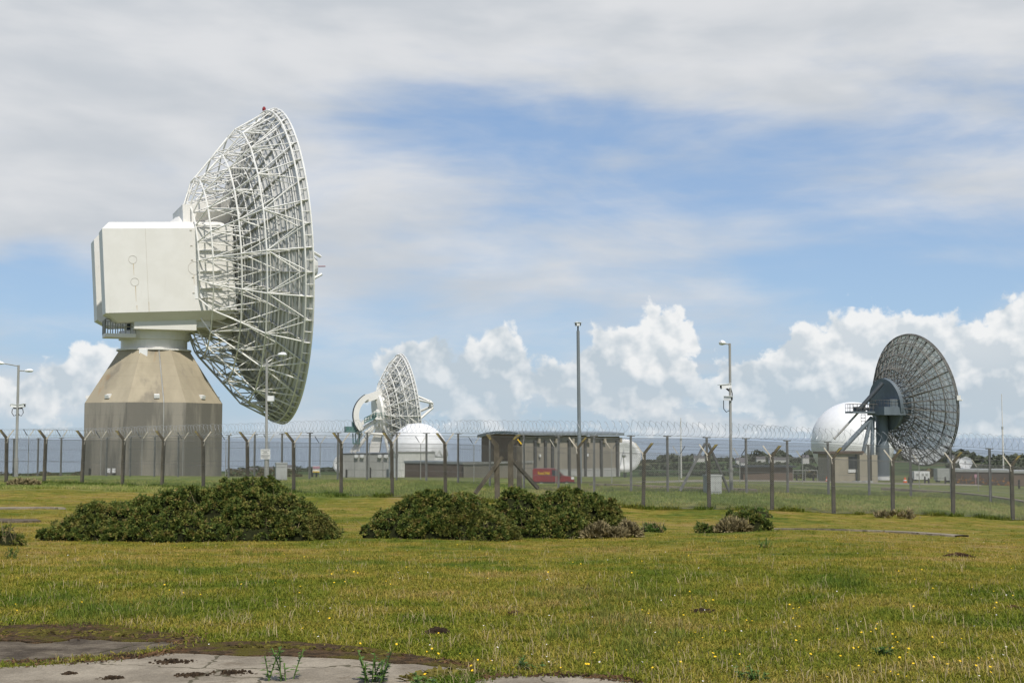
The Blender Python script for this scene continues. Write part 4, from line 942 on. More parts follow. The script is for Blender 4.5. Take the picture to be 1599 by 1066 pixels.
# ---------------------------------------------------------------- van
def van():
    Yv = 137.0; b = G(864, Yv); z = b.z
    root = thing('delivery_van', 'small red delivery van with yellow side lettering parked by the hall', 'van', (b.x, Yv, z))
    def X(px): return (px - 864) * Yv / F
    prof = [(-2.05, .35), (-2.05, 1.75), (-1.85, 1.86), (-.2, 1.86), (.25, 1.82), (.95, 1.18), (1.75, 1.02), (2.0, .85), (2.08, .45), (2.0, .3), (-1.95, .3)]
    def profile(inset, half):
        return [Vector((b.x + x * (1 - inset), Yv - half, z + (y if y < .9 else .9 + (y - .9) * (1 - inset)))) for x, y in prof]
    mb = MB(); a0 = profile(0, .70); a1 = profile(.03, .80 if False else .70)
    n = len(prof)
    lo = [Vector((b.x + x, 0, z + y)) for x, y in prof]
    def sec(h): return [Vector((p.x, Yv + h * (1 if p.z - z < 1.0 else 1 - .16 * (p.z - z - 1.0)), p.z)) for p in lo]
    s0, s1 = sec(-.82), sec(.82)
    mb.add(s0 + s1, [tuple(range(n)), tuple(range(2 * n - 1, n - 1, -1))] + [((i + 1) % n, i, n + i, n + (i + 1) % n) for i in range(n)])
    mb.build('body', 'red', root)
    yf = lambda zz_: Yv - .82 * (1 - .16 * max(0, zz_ - 1.0)) - .012
    def side(name, poly, m, th=.02):
        q = MB(); q.prism([Vector((b.x + x, yf(y), z + y)) for x, y in poly], Vector((0, th, 0))); return q.build(name, m, root)
    side('side_window', [(-.15, 1.15), (.82, 1.13), (.30, 1.66), (-.15, 1.72)], 'glass')
    ws = MB(); ws.prism([Vector((b.x + .99, Yv - .68, z + 1.20)), Vector((b.x + .99, Yv + .68, z + 1.20)), Vector((b.x + .36, Yv + .62, z + 1.77)), Vector((b.x + .36, Yv - .62, z + 1.77))], Vector((.02, 0, .02))); ws.build('windscreen', 'glass', root)
    side('door_line', [(-.25, .4), (-.22, .4), (-.22, 1.75), (-.25, 1.75)], 'black')
    side('sill', [(-1.95, .3), (2.05, .3), (2.07, .55), (-2.05, .55)], 'black')
    hl = MB(); hl.box((b.x + 1.88, Yv - .66, z + .78), (.3, .32, .2)); hl.build('headlight', 'white_clean', root)
    hl = MB(); hl.box((b.x + 1.88, Yv + .66, z + .78), (.3, .32, .2)); hl.build('headlight', 'white_clean', root)
    mr = MB(); mr.box((b.x + .72, yf(1.1) - .12, z + 1.14), (.12, .18, .18)); mr.build('wing_mirror', 'black', root)
    for x in (-1.2, 1.3):
        for sy in (-1, 1):
            c = Vector((b.x + x, Yv + sy * .72, z + .31)); w_ = MB(); w_.lathe(c, [(.2, -.11), (.31, -.09), (.31, .09), (.2, .11)], 18, (Vector((1, 0, 0)), Vector((0, 0, 1)), Vector((0, 1, 0)))); wo_ = w_.build('wheel', 'black', root)
            h_ = MB(); h_.lathe(c, [(.18, -.13), (.18, .13)], 14, (Vector((1, 0, 0)), Vector((0, 0, 1)), Vector((0, 1, 0)))); h_.build('rim', 'cabinet', wo_)
    cu = bpy.data.curves.new('lettering', 'FONT'); cu.body = 'Royal Mail'; cu.size = .40; cu.extrude = .004; cu.offset = .008
    to = bpy.data.objects.new('lettering', cu); COL.objects.link(to)
    bpy.context.view_layer.update(); dg = bpy.context.evaluated_depsgraph_get(); me = bpy.data.meshes.new_from_object(to.evaluated_get(dg)); bpy.data.objects.remove(to)
    lo_ = bpy.data.objects.new('lettering', me); COL.objects.link(lo_); me.materials.clear(); me.materials.append(M['yellow']); lo_.parent = root
    wdt = max(v.co.x for v in me.vertices); lo_.location = (-1.55, yf(1.4) - Yv - .02, 1.27); lo_.rotation_euler = (R(90), 0, 0); lo_.scale = (1.18 / wdt * 1.0, 1.0, 1.0)
van()

# ---------------------------------------------------------------- poles, lamps, cabinets, signs
def lamp_head(mb, c, d, L_=.75):
    d = d.normalized(); x = d.cross(Vector((0, 0, 1))).normalized()
    prof = [(.05, 0), (.14, .15 * L_), (.2, .45 * L_), (.19, .8 * L_), (.05, L_)]
    vs = []; n = 10
    for r, t in prof:
        for i in range(n):
            a_ = 2 * math.pi * i / n; vs.append(c + d * t + x * (r * 1.15 * math.cos(a_)) + Vector((0, 0, r * .8 * math.sin(a_) if math.sin(a_) > 0 else r * .55 * math.sin(a_))))
    m = len(prof)
    mb.add(vs, [(k * n + i, k * n + (i + 1) % n, (k + 1) * n + (i + 1) % n, (k + 1) * n + i) for k in range(m - 1) for i in range(n)] + [tuple(range(n - 1, -1, -1)), tuple((m - 1) * n + i for i in range(n))])
def camera_box(parent, c, d, L_=.6):
    d = d.normalized(); x = d.cross(Vector((0, 0, 1))).normalized(); u = x.cross(d)
    mb = MB(); mb.box(c - d * L_ * .5, (.24, .22, L_), ax=(x, u, d)); mb.box(c - d * (L_ * .5) + u * .12, (.32, .03, L_ * 1.2), ax=(x, u, d))
    o = mb.build('security_camera', 'white_clean', parent)
    l = MB(); l.tube(c + d * L_ * .5, c + d * (L_ * .5 + .03), .08, 10); l.build('camera_lens', 'black', o); return o
# left twin lamp
Yl = 104.0; g = G(25, Yl); sl = Yl / F
LP = thing('lamp_post', 'twin armed lamp post with two cameras at the left edge', 'lamp post', g)
top = P(29, 570, Yl); mid_ = P(27.5, 636, Yl); bot = P(25.5, 715, Yl)
pm_ = MB(); pm_.tube(Vector((g.x, Yl, g.z - .2)), bot, .155, 10); pm_.tube(bot, mid_, .105, 10, .1); pm_.tube(mid_, top, .1, 10, .085); pm_.build('pole', 'pole', LP)
for (e, st, dd) in ((P(7, 567.5, Yl), P(28.5, 571.5, Yl), Vector((-1, -.1, .12))), (P(38.5, 579, Yl), P(29, 578.5, Yl), Vector((1, -.1, .02)))):
    am_ = MB(); am_.tube(st, e, .045, 6); ao = am_.build('lamp_arm', 'pole', LP)
    lh = MB(); lamp_head(lh, e, dd, .68); lh.build('lamp_head', 'white_clean', ao)
camera_box(LP, P(21.5, 633.5, Yl), Vector((-1, -.3, .15)), .45); camera_box(LP, P(34.5, 633.5, Yl), Vector((1, -.3, .15)), .45)
cbm = MB()
for sx in (-1, 1): cbm.path([P(27.5 + sx * (8 - 0), 638, Yl), P(27.5 + sx * 9, 644, Yl), P(27.5 + sx * 6, 649, Yl), P(27.5 + sx * 2.5, 648, Yl), P(27.5 + sx * .8, 643, Yl)], .03, 5)
cbm.beam(P(21, 637, Yl), P(35, 637, Yl), .12, .12); cbm.build('camera_cable', 'black', LP)
# lamp pole by the big dish with sign
Yq = 84.0; g = G(416, Yq)
LQ = thing('lamp_post', 'slim lamp post with white sign in front of the big dish', 'lamp post', g)
pm_ = MB(); pm_.tube(Vector((g.x, Yq, g.z - .2)), P(416, 715, Yq), .13, 10); pm_.tube(P(416, 715, Yq), P(416.5, 560, Yq), .085, 10, .075); pm_.build('pole', 'pole', LQ)
am_ = MB(); am_.tube(P(416.5, 561, Yq), P(425, 556, Yq), .04, 6); am_.tube(P(425, 556, Yq), P(434, 554.5, Yq), .035, 6); ao = am_.build('lamp_arm', 'pole', LQ)
lh = MB(); lamp_head(lh, P(433.5, 554, Yq), Vector((1, -.1, .03)), .56); lh.build('lamp_head', 'white_clean', ao)
fl = MB(); fl.box(P(423, 626, Yq), (.38, .3, .32)); fl.tube(P(417, 624, Yq), P(423, 624, Yq), .04, 5); fl.box(P(424, 630, Yq), (.1, .1, .2)); fl.build('floodlight', 'white_clean', LQ)
sg_ = MB(); sg_.prism([P(407, 716.5, Yq - .16), P(422, 716.5, Yq - .16), P(422, 701, Yq - .16), P(407, 701, Yq - .16)], Vector((0, .03, 0))); so = sg_.build('sign_board', 'sign_white', LQ)
tx = MB()
for (py, x0, x1) in ((703.2, 408.5, 420.8), (705.2, 412, 417), (707.6, 410, 419.5), (710.6, 408.2, 421), (712.4, 408.2, 420.6), (714.2, 410, 419)):
    x = x0
    while x < x1 - .5:
        l_ = min(.9 + rng.random() * 1.2, x1 - x); tx.prism([P(x, py + .5, Yq - .165), P(x + l_, py + .5, Yq - .165), P(x + l_, py - .4, Yq - .165), P(x, py - .4, Yq - .165)], Vector((0, .004, 0))); x += l_ + .35
tx.build('sign_text', 'ink', so)
# tall camera mast
Yc = 90.0; g = G(905, Yc)
CM = thing('camera_mast', 'tall grey tapering mast topped by a small camera before the hall', 'mast', g)
pm_ = MB(); pm_.tube(Vector((g.x, Yc, g.z - .2)), P(904.6, 690, Yc), .155, 12, .145); pm_.tube(P(904.6, 690, Yc), P(902.6, 516.5, Yc), .12, 12, .10); pm_.build('pole', 'pole_grey', CM)
cmh = MB(); cmh.tube(P(902.5, 516.5, Yc), P(902.5, 508, Yc), .055, 8); cmh.build('camera_neck', 'dark_steel', CM)
camera_box(CM, P(902.8, 506, Yc), Vector((1, -.3, -.1)), .3); camera_box(CM, P(901, 506.2, Yc), Vector((-1, -.6, -.2)), .18)
# right lamp with cameras
Yr = 72.5; g = G(1142, Yr)
LR = thing('lamp_post', 'grey lamp post with two stacked cameras near the right hand fence', 'lamp post', g)
pm_ = MB(); pm_.tube(Vector((g.x, Yr, g.z - .2)), P(1141.3, 732, Yr), .105, 10); pm_.tube(P(1141.3, 732, Yr), P(1139.5, 536, Yr), .075, 10, .065); pm_.tube(P(1141.4, 734, Yr), P(1141.3, 730, Yr), .13, 10); pm_.build('pole', 'pole', LR)
am_ = MB(); am_.tube(P(1139.5, 537.5, Yr), P(1131, 536.5, Yr), .035, 6); ao = am_.build('lamp_arm', 'pole', LR); lh = MB(); lamp_head(lh, P(1133, 536, Yr), Vector((-1, -.2, .05)), .36); lh.build('lamp_head', 'white_clean', ao)
camera_box(LR, P(1133.5, 603, Yr), Vector((-1, -.25, -.12)), .56); camera_box(LR, P(1137, 622, Yr), Vector((1, -.6, -.08)), .4)
cbm = MB(); cbm.path([P(1129.8, 625, Yr), P(1130, 638, Yr), P(1134, 643, Yr), P(1138.5, 641, Yr), P(1139, 632, Yr)], .022, 5); cbm.tube(P(1134, 606, Yr), P(1140, 611, Yr), .05, 5); cbm.path([P(1141, 605, Yr), P(1143.5, 614, Yr), P(1143.5, 621, Yr)], .022, 5); cbm.build('camera_cable', 'black', LR)
# thin far masts
for (px, py, Yt, r, lb) in ((1564, 615, 300, .09, 'thin white mast rising behind the right brick store'), (1063, 652, 330, .10, 'faint thin pale mast behind the fence corner post')):
    g = G(px, Yt); T = thing('radio_mast', lb, 'mast', g); m_ = MB(); tpx = P(px, py, Yt); q = Vector((tpx.x, Yt, (tpx.z + g.z) / 2 + 2)); m_.tube((tpx.x, Yt, g.z - .2), q, r * 2.0, 8); m_.tube(q, tpx, r, 8); m_.build('pole', 'house_w', T)
    c_ = MB(); c_.lathe(q, [(r * 2.5, -.3), (r * 2.5, .3)], 8); c_.build('collar', 'cabinet', T)
# cabinets
def cabinet(px0, px1, pyt, Y, lb, dep):
    a, b = P(px0, pyt, Y), P(px1, pyt, Y); g = G((px0 + px1) / 2, Y); T = thing('equipment_cabinet', lb, 'cabinet', g); wd_ = b.x - a.x
    m_ = MB(); m_.box((g.x, Y, g.z - .15), (wd_ * .95, dep, a.z - g.z + .1), .25); bo = m_.build('body', 'cabinet', T)
    m_ = MB(); m_.box((g.x, Y, a.z - .06), (wd_ * 1.02, dep * 1.08, .07), .25); m_.build('lid', 'cabinet', T)
    m_ = MB(); c_, s_ = math.cos(.25), math.sin(.25)
    for k in (-.2, .22): m_.box(Vector((g.x + k * wd_ * c_ + s_ * (dep / 2 + .01), Y + k * wd_ * s_ - c_ * (dep / 2 + .01), g.z + .12)), (wd_ * .38, .025, (a.z - g.z) * .78), .25)
    m_.build('door', 'cabinet', T)
cabinet(430, 448, 722, 80, 'pale grey cabinet standing behind the big gorse bush', .6)
cabinet(1100, 1124.5, 741, 69.5, 'light grey cabinet inside the fence near the strut post', .6)
# far trailers / plant
def trailer(px0, px1, pyt, Y, lb, m, name='site_cabin'):
    a, b = P(px0, pyt, Y), P(px1, pyt, Y); g = G((px0 + px1) / 2, Y); T = thing(name, lb, 'cabin', g); wd_ = b.x - a.x; hh = a.z - g.z
    m_ = MB(); m_.box((g.x, Y, g.z + hh * .15), (wd_, 2.2, hh * .85)); m_.build('body', m, T)
    m_ = MB()
    for k in (-.3, .05, .3): m_.box((g.x + k * wd_, Y - 1.11, g.z + hh * .5), (wd_ * .16, .05, hh * .28))
    m_.build('window', 'cabinet', T)
    m_ = MB()
    for k in (-.35, .35): m_.box((g.x + k * wd_, Y, g.z - .2), (.3, 1.6, hh * .15 + .2))
    m_.build('skid', 'dark_steel', T)
trailer(1425, 1449, 735.5, 262, 'low white cabin beneath the dark dish', 'white_clean')
trailer(1461, 1483, 731, 235, 'pale grey generator box right of the white cabin', 'cabinet', 'generator_box')
# stakes and cones
GA = 'black stakes standing in the compound grass'
def stake(px, Y, hpx, lb=None):
    g = G(px, Y); m_ = MB(); h = hpx * Y / F; m_.box((g.x, Y, g.z - .1), (.17, .17, h + .1)); m_.lathe((g.x, Y, g.z + h), [(.10, 0), (.02, .08)], 6)
    tag(m_.build('stake', 'bollard', origin=(g.x, Y, g.z)), lb or 'short black stake in the compound grass', 'stake', GA)
for px, Y, h in ((140, 118, 10), (357, 120, 14), (487.5, 118, 8), (541, 130, 12), (578, 125, 16), (610, 140, 9), (1244, 150, 12), (1255, 150, 12), (1270, 150, 10), (1419, 170, 12), (1424, 170, 9), (1444, 172, 12), (1450, 172, 9), (1476, 168, 12), (1591, 150, 13)):
    stake(px, Y, h)
for px, Y, lb in ((1413, 200, 'orange traffic cone on grass below the dark dish'), (1291.5, 214, 'orange traffic cone left of the beige hut')):
    g = G(px, Y); T = thing('traffic_cone', lb, 'cone', g); m_ = MB(); m_.lathe(g, [(.34, .05), (.08, .95)], 12); m_.build('cone_body', 'orange', T); m_ = MB(); m_.box(g, (.75, .75, .06)); m_.build('cone_base', 'black', T)
    m_ = MB(); m_.lathe(g, [(.25, .4), (.17, .62)], 12); m_.build('reflective_band', 'white_clean', T)
g = G(494, 116); T = thing('warning_sign', 'small pink and yellow warning sign on a black stake', 'sign', g)
m_ = MB(); m_.box((g.x, 116, g.z - .1), (.14, .14, .7)); m_.build('stake', 'bollard', T); m_ = MB(); m_.box((g.x, 115.9, g.z + .38), (.6, .04, .55)); so = m_.build('sign_board', 'sign_white', T)
m_ = MB(); m_.box((g.x, 115.87, g.z + .68), (.56, .02, .22)); m_.build('pink_band', 'sign_pink', so); m_ = MB(); m_.box((g.x, 115.87, g.z + .4), (.56, .02, .1)); m_.build('yellow_band', 'yellow', so)
# plant pumps by plinth
g = G(617, 345); T = thing('pump_unit', 'grey pump unit before the grey plinth of the far dish', 'pump', g)
m_ = MB(); m_.box(g, (4.2, 2, 2.3)); m_.build('casing', 'cabinet', T); m_ = MB(); m_.lathe(g + Vector((1.0, -.6, 2.3)), [(.7, 0), (.7, .9), (.4, 1.3)], 12); m_.build('white_tank', 'white_clean', T); m_ = MB(); m_.tube(g + Vector((-1.5, 0, 2.2)), g + Vector((-1.5, 0, 5.0)), .1, 6); m_.build('vent_pipe', 'dark_steel', T)
# table frame and pipe rack at right of the lamp
g = G(1248, 245); T = thing('pipe_frame', 'low grey pipe frame left of the big smooth radome', 'frame', g); m_ = MB()
for x in (-3.2, -1.1, 1.1, 3.2): m_.tube(g + Vector((x, 0, -.2)), g + Vector((x, 0, 1.8)), .07, 5)
m_.tube(g + Vector((-3.2, 0, 1.8)), g + Vector((3.2, 0, 1.8)), .08, 5); m_.build('pipe_rails', 'pole', T)
g = G(1196, 240); T = thing('shed', 'low brown shed with thin dark roof beyond the lamp post', 'shed', g); m_ = MB(); m_.box(g - Vector((0, 0, .3)), (8.5, 4, 2.6)); m_.build('wall', 'brick', T); m_ = MB(); m_.box(g + Vector((-.5, 0, 2.3)), (10.5, 5.5, .25), .03); m_.build('roof', 'dark_steel', T)

# ---------------------------------------------------------------- fences
def interp_path(keys, px):
    xs = [k[0] for k in keys]; return [float(np.interp(px, xs, [k[i] for k in keys])) for i in range(1, len(keys[0]))]
# outer concrete post fence: px, distance, top of straight part (picture y)
okeys = [(-60, 75, 683), (10, 72.5, 684), (128, 70.5, 686), (253, 68, 687), (387, 66, 689), (534, 63.4, 691), (613, 62.5, 691.5), (696, 61.6, 692), (786, 60.8, 696), (905, 60.4, 699), (1004, 60.2, 708), (1107, 60.4, 710), (1205, 60.6, 712), (1301, 60.9, 715), (1393, 61.3, 718), (1487, 61.6, 722), (1580, 62, 727), (1680, 62.5, 731)]
OF0 = G(786, 60.8)
OF = thing('chain_link_fence', 'chain link fence on cranked concrete posts crossing the pasture', 'fence', OF0)
oposts = [-50, 10, 69, 128, 191, 253, 318, 387, 459, 533, 613, 696, 905, 1004, 1107, 1205, 1301, 1393, 1487, 1580, 1676]
corner_px = (777, 798)
def crank_post(px, Y, pyt, lean, arm2=True, w_=.15):
    g = G(px, Y); top = P(px, pyt, Y); top = Vector((g.x + (rng.random() - .5) * .13, Y, top.z))
    m_ = MB(); m_.beam(Vector((g.x, Y, g.z - .2)), top, w_ * .98, w_, Vector((0, 1, 0)))
    tip = top + Vector((lean * .36, -.03 * abs(lean), .46)); sd_ = Vector((lean * w_ / 2, 0, 0))
    m_.prism([top + Vector((-w_ / 2, -w_ / 2, 0)), top + Vector((w_ / 2, -w_ / 2, 0)), tip + Vector((w_ * .42, -w_ / 2, 0)), tip + Vector((-w_ * .42, -w_ / 2, 0))], Vector((0, w_, 0)))
    o = m_.build('concrete_post', 'post', OF, origin=Vector((g.x, Y, g.z)))
    lc = MB(); lc.prism([top.lerp(tip, .55) + Vector((-w_ * .45 , -w_ / 2 - .004, 0)), top.lerp(tip, .55) + Vector((-w_ * .1, -w_ / 2 - .004, .0)), tip + Vector((w_ * .40, -w_ / 2 - .004, .004)), tip + Vector((-w_ * .40, -w_ / 2 - .004, .004))], Vector((0, w_ + .008, 0)))
    lc.build('lit_cap', 'post_lit_top', o)  # arm tip tinted yellow to look sunlit
    if arm2:
        a2 = MB(); a2.tube(top + Vector((-lean * .05, -.09, -.25)), top + Vector((-lean * .09, -.09, 0)), .02, 4); a2.beam(top + Vector((-lean * .05, -.09, -.02)), top + Vector((-lean * .40, -.09, .46)), .035, .05); a2.build('steel_arm', 'pale_arm', o)
    return top
tops = []
for px in oposts:
    Y, pyt = interp_path(okeys, px); lean = -1 if px < 750 else 1
    tops.append((px, crank_post(px, Y, pyt, lean)))
for px, ln in zip(corner_px, (-1, 1)):
    tops.append((px, crank_post(px, 60.6, 695, ln, False, .24)))
tops.sort()
def strut(pa, pb, Ya, Yb, parent, m='post', w_=.14):
    m_ = MB(); m_.beam(P(*pa, Ya), P(*pb, Yb), w_, w_); m_.build('strut', m, parent)
strut((742, 770), (784, 713), 60.0, 60.6, OF); strut((800, 718), (840, 762), 60.6, 61.6, OF)
yp = MB(); g = G(811, 64); t_ = P(811, 693, 64); yp.beam(Vector((g.x, 64, g.z - .2)), Vector((g.x, 64, t_.z)), .24, .15, Vector((0, 1, 0))); po = yp.build('concrete_post', 'post', OF)
ya = MB(); ya.beam(Vector((g.x + .1, 63.9, t_.z)), P(805, 681.5, 63.9), .1, .06); ya.build('steel_arm', 'yellow', po)
# chain link
cm = MB(); D = .085; wr = .0042
bw = MB()
for (pa, ta), (pb, tb) in zip(tops, tops[1:]):
    if pb - pa < 30: continue
    x0, y0, x1, y1 = ta.x, ta.y, tb.x, tb.y
    z0b, z1b = g1(x0, y0) + .03, g1(x1, y1) + .03; z0t, z1t = ta.z - .03, tb.z - .03
    L_ = math.hypot(x1 - x0, y1 - y0); H_ = min(z0t - z0b, z1t - z1b)
    def pt_(s, h):
        f = s / L_; return Vector((x0 + (x1 - x0) * f, y0 + (y1 - y0) * f - .09, (z0b + (z1b - z0b) * f) + h * ((z0t - z0b) * (1 - f) + (z1t - z1b) * f) / H_))
    k = -H_
    while k < L_:
        a, b = max(0, -k), min(H_, L_ - k)
        if b > a:
            cm.tube(pt_(k + a, a), pt_(k + b, b), wr, 3, cap=False); cm.tube(pt_(L_ - k - a, a), pt_(L_ - k - b, b), wr, 3, cap=False)
        k += D
    for h in (.02, H_ * .5, H_): bw.tube(pt_(0, h), pt_(L_, h), .007, 4)
    la = -1 if pa < 750 else 1
    for k in (.45, 1.0):
        bw.tube(ta + Vector((la * .36 * k, -.02, .46 * k)), tb + Vector((la * .36 * k, -.02, .46 * k)), .005, 3)
cm.build('chain_link_mesh', 'wire', OF); bw.build('line_wires', 'steelpost', OF)

# inner fence with razor coil
iposts = [(-40, 686, 56), (22, 685, 56), (60, 684.5, 57), (96, 684, 58), (131, 684, 59), (167, 684, 60), (204, 682.5, 61), (242, 681.5, 62.5), (279, 681, 63.5), (318, 680, 65), (357.6, 679.7, 66), (398, 678.5, 67.5), (440.7, 677, 69), (484, 676, 70.5), (528, 675.5, 72), (573.4, 675.5, 74), (619.5, 676, 76), (666, 676.5, 77.5), (715.5, 677, 78), (765, 678, 81), (818, 679, 83), (872, 680, 86), (927.5, 680.5, 87.5), (985, 680.5, 88), (1042, 681, 86.6), (1103.5, 683, 85.5), (1164.6, 684.6, 85), (1229, 688, 82.5), (1292.5, 690, 81.5), (1356, 695, 81), (1421, 698, 80.5), (1484, 697, 82), (1545, 700.5, 84), (1610, 705, 86), (1675, 709, 88)]
IY = lambda h: 2.8 * F / h
g = G(985, 68.4)
IF = thing('security_fence', 'inner steel security fence topped with a coil of razor wire', 'fence', g)
it = []
for px, pyt, h in iposts:
    Y = IY(h); t_ = P(px, pyt, Y); gz_ = g1(t_.x, Y); m_ = MB()
    m_.beam(Vector((t_.x, Y, gz_ - .2)), t_, .115, .09, Vector((0, 1, 0)))
    if px != 1421: m_.box(t_ + Vector((0, 0, -.02)), (.40, .06, .05))
    m_.build('steel_post', 'steelpost', IF, origin=Vector((t_.x, Y, gz_))); it.append((px, t_, gz_))
strut((1062, 766), (1101, 692), 69.5, IY(85.5), IF, 'steelpost', .1); strut((1106, 692), (1139, 768), IY(85.5), 71, IF, 'steelpost', .1)
cm = MB(); wm = MB(); lw = MB(); rc = MB(); ph = 0.0
for (pa, ta, ga), (pb, tb, gb) in zip(it, it[1:]):
    L_ = math.hypot(tb.x - ta.x, tb.y - ta.y); H_ = min(ta.z - ga, tb.z - gb) - .14
    def pt_(s, h):
        f = s / L_; return Vector((ta.x + (tb.x - ta.x) * f, ta.y + (tb.y - ta.y) * f - .055, ga + .04 + (gb - ga) * f + h * ((ta.z - ga) * (1 - f) + (tb.z - gb) * f - .14) / H_))
    if pa >= 985:
        n = max(2, int(L_ / .022))
        for i in range(n): wm.tube(pt_(L_ * i / n, 0), pt_(L_ * i / n, H_), .0025, 3, cap=False)
        for i in range(38): wm.tube(pt_(0, H_ * i / 37), pt_(L_, H_ * i / 37), .0034, 3, cap=False)
    else:
        D2 = .11; k = -H_
        while k < L_:
            a, b = max(0, -k), min(H_, L_ - k)
            if b > a: cm.tube(pt_(k + a, a), pt_(k + b, b), .0042, 3, cap=False); cm.tube(pt_(L_ - k - a, a), pt_(L_ - k - b, b), .0042, 3, cap=False)
            k += D2
    for h in (H_, H_ * .72, H_ * .4): lw.tube(pt_(0, h), pt_(L_, h), .008, 4)
    lw.tube(ta + Vector((0, 0, .03)), tb + Vector((0, 0, .03)), .008, 4)
    turns = L_ / .36; steps = int(turns * 16)
    d_ = Vector((tb.x - ta.x, tb.y - ta.y, 0)).normalized(); nn = Vector((-d_.y, d_.x, 0)); lst = []
    for i in range(steps + 1):
        f = i / steps; c_ = ta.lerp(tb, f) + Vector((0, 0, .40)); an = ph + 2 * math.pi * turns * f
        rr_ = .36 + .03 * math.sin(an * .37)
        lst.append(c_ + nn * (math.cos(an) * rr_ * .8) + Vector((0, 0, math.sin(an) * rr_)) + d_ * (.10 * math.sin(an * 2 + 1)))
    ph += 2 * math.pi * turns
    rc.path(lst, .0085, 3)
cm.build('chain_link_mesh', 'wire', IF); wm.build('weld_mesh', 'weld', IF); lw.build('line_wires', 'steelpost', IF); rc.build('razor_coil', 'razor', IF)
# third fence: thin posts with V arms
g = G(700, 100); TF = thing('barbed_wire_fence', 'thin post fence with V shaped arms beyond the razor wire', 'fence', g); prev = None; bwm = MB()
for px, pyt in ((45, 681), (97, 682), (158, 684), (222, 685), (286, 686), (353, 687), (420, 689), (500, 692), (577, 691), (657, 692), (740, 693), (868, 698), (955, 701), (1060, 709), (1155, 712), (1253, 716), (1435, 722), (1527, 730)):
    Y = 108.0 if px < 800 else 96; t_ = P(px, pyt, Y); gz_ = g1(t_.x, Y); m_ = MB(); m_.tube(Vector((t_.x, Y, gz_ - .1)), t_, .03, 5); o = m_.build('thin_post', 'pole', TF, origin=(t_.x, Y, gz_))
    a1 = MB(); a1.beam(t_ + Vector((-.10, -.05, .05)), t_ + Vector((-.42, -.05, .56)), .07, .05); a1.build('steel_arm', 'dark_steel' if px < 800 else 'pale_arm', o)
    a2 = MB(); a2.beam(t_ + Vector((.10, -.05, .05)), t_ + Vector((.42, -.05, .56)), .05, .05); a2.build('steel_arm', 'pale_arm' if px < 800 else 'dark_steel', o)
    if prev is not None and px != 868:
        for sx in (-.42, .42): bwm.tube(prev + Vector((sx, 0, .55)), t_ + Vector((sx, 0, .55)), .006, 3)
        bwm.tube(prev, t_, .006, 3)
    prev = t_
bwm.build('line_wires', 'wire', TF)

# ---------------------------------------------------------------- roads, strips and slabs
def strip(name, label, pts, wd_, m, lift=.05, n=30):
    """a surfaced strip that follows the ground: pts = [(px, Y)]"""
    q = [G(px, Y) for px, Y in pts]; xs = []
    cum_ = [0.0]
    for a, b in zip(q, q[1:]): cum_.append(cum_[-1] + (b - a).length)
    mb = MB(); vs = []
    for i in range(n + 1):
        s = cum_[-1] * i / n; x = float(np.interp(s, cum_, [p.x for p in q])); y = float(np.interp(s, cum_, [p.y for p in q]))
        x2 = float(np.interp(min(s + .5, cum_[-1]), cum_, [p.x for p in q])); y2 = float(np.interp(min(s + .5, cum_[-1]), cum_, [p.y for p in q]))
        x1 = float(np.interp(max(s - .5, 0), cum_, [p.x for p in q])); y1 = float(np.interp(max(s - .5, 0), cum_, [p.y for p in q]))
        d = Vector((x2 - x1, y2 - y1, 0)).normalized(); nr2 = Vector((-d.y, d.x, 0)); j = 1 + (rng.random() - .5) * .15
        for k in range(5):
            c_ = Vector((x, y, 0)) + nr2 * (wd_ * j * (k / 4 - .5)); vs.append((c_.x, c_.y, g1(c_.x, c_.y) + lift))
    for k in (0, 4):
        pass
    fs = [(i * 5 + k, i * 5 + k + 1, (i + 1) * 5 + k + 1, (i + 1) * 5 + k) for i in range(n) for k in range(4)]
    o = len(vs)
    # skirts so that the strip has a thickness
    for i in range(n + 1):
        for k in (0, 4): v = vs[i * 5 + k]; vs.append((v[0], v[1], v[2] - lift - .02))
    fs += [(i * 5, (i + 1) * 5, o + (i + 1) * 2, o + i * 2) for i in range(n)] + [((i + 1) * 5 + 4, i * 5 + 4, o + i * 2 + 1, o + (i + 1) * 2 + 1) for i in range(n)]
    tag(mb.add(vs, fs).build(name, m), label, kind='structure')
strip('road', 'grey service road inside the compound', [(830, 128), (950, 128), (1060, 132), (1300, 150), (1500, 170)], 5.0, 'road', .16)
strip('path', 'thin concrete edging strip behind the fence', [(925, 76), (1000, 73.2), (1090, 72.6), (1180, 73.0)], .5, 'light_conc', .15)
strip('path', 'narrow concrete path by the beige hut', [(1300, 182), (1355, 196), (1420, 190)], 2.6, 'light_conc', .16)
strip('path', 'concrete edging at the right of the compound', [(1380, 84), (1470, 81), (1560, 76), (1700, 70)], .7, 'light_conc', .15)
strip('path', 'short pale concrete strip left of the big gorse bush', [(-40, 43.5), (40, 43.8), (100, 44.3)], 1.2, 'light_conc', .05)
strip('path', 'broken concrete edging near the left margin', [(-40, 36.2), (20, 36.3), (62, 36.6)], .9, 'old_asphalt', .05)
strip('path', 'thin worn concrete strip in the right pasture', [(1195, 38.5), (1290, 37.4), (1400, 36.0), (1500, 35.0)], 1.1, 'light_conc', .045)

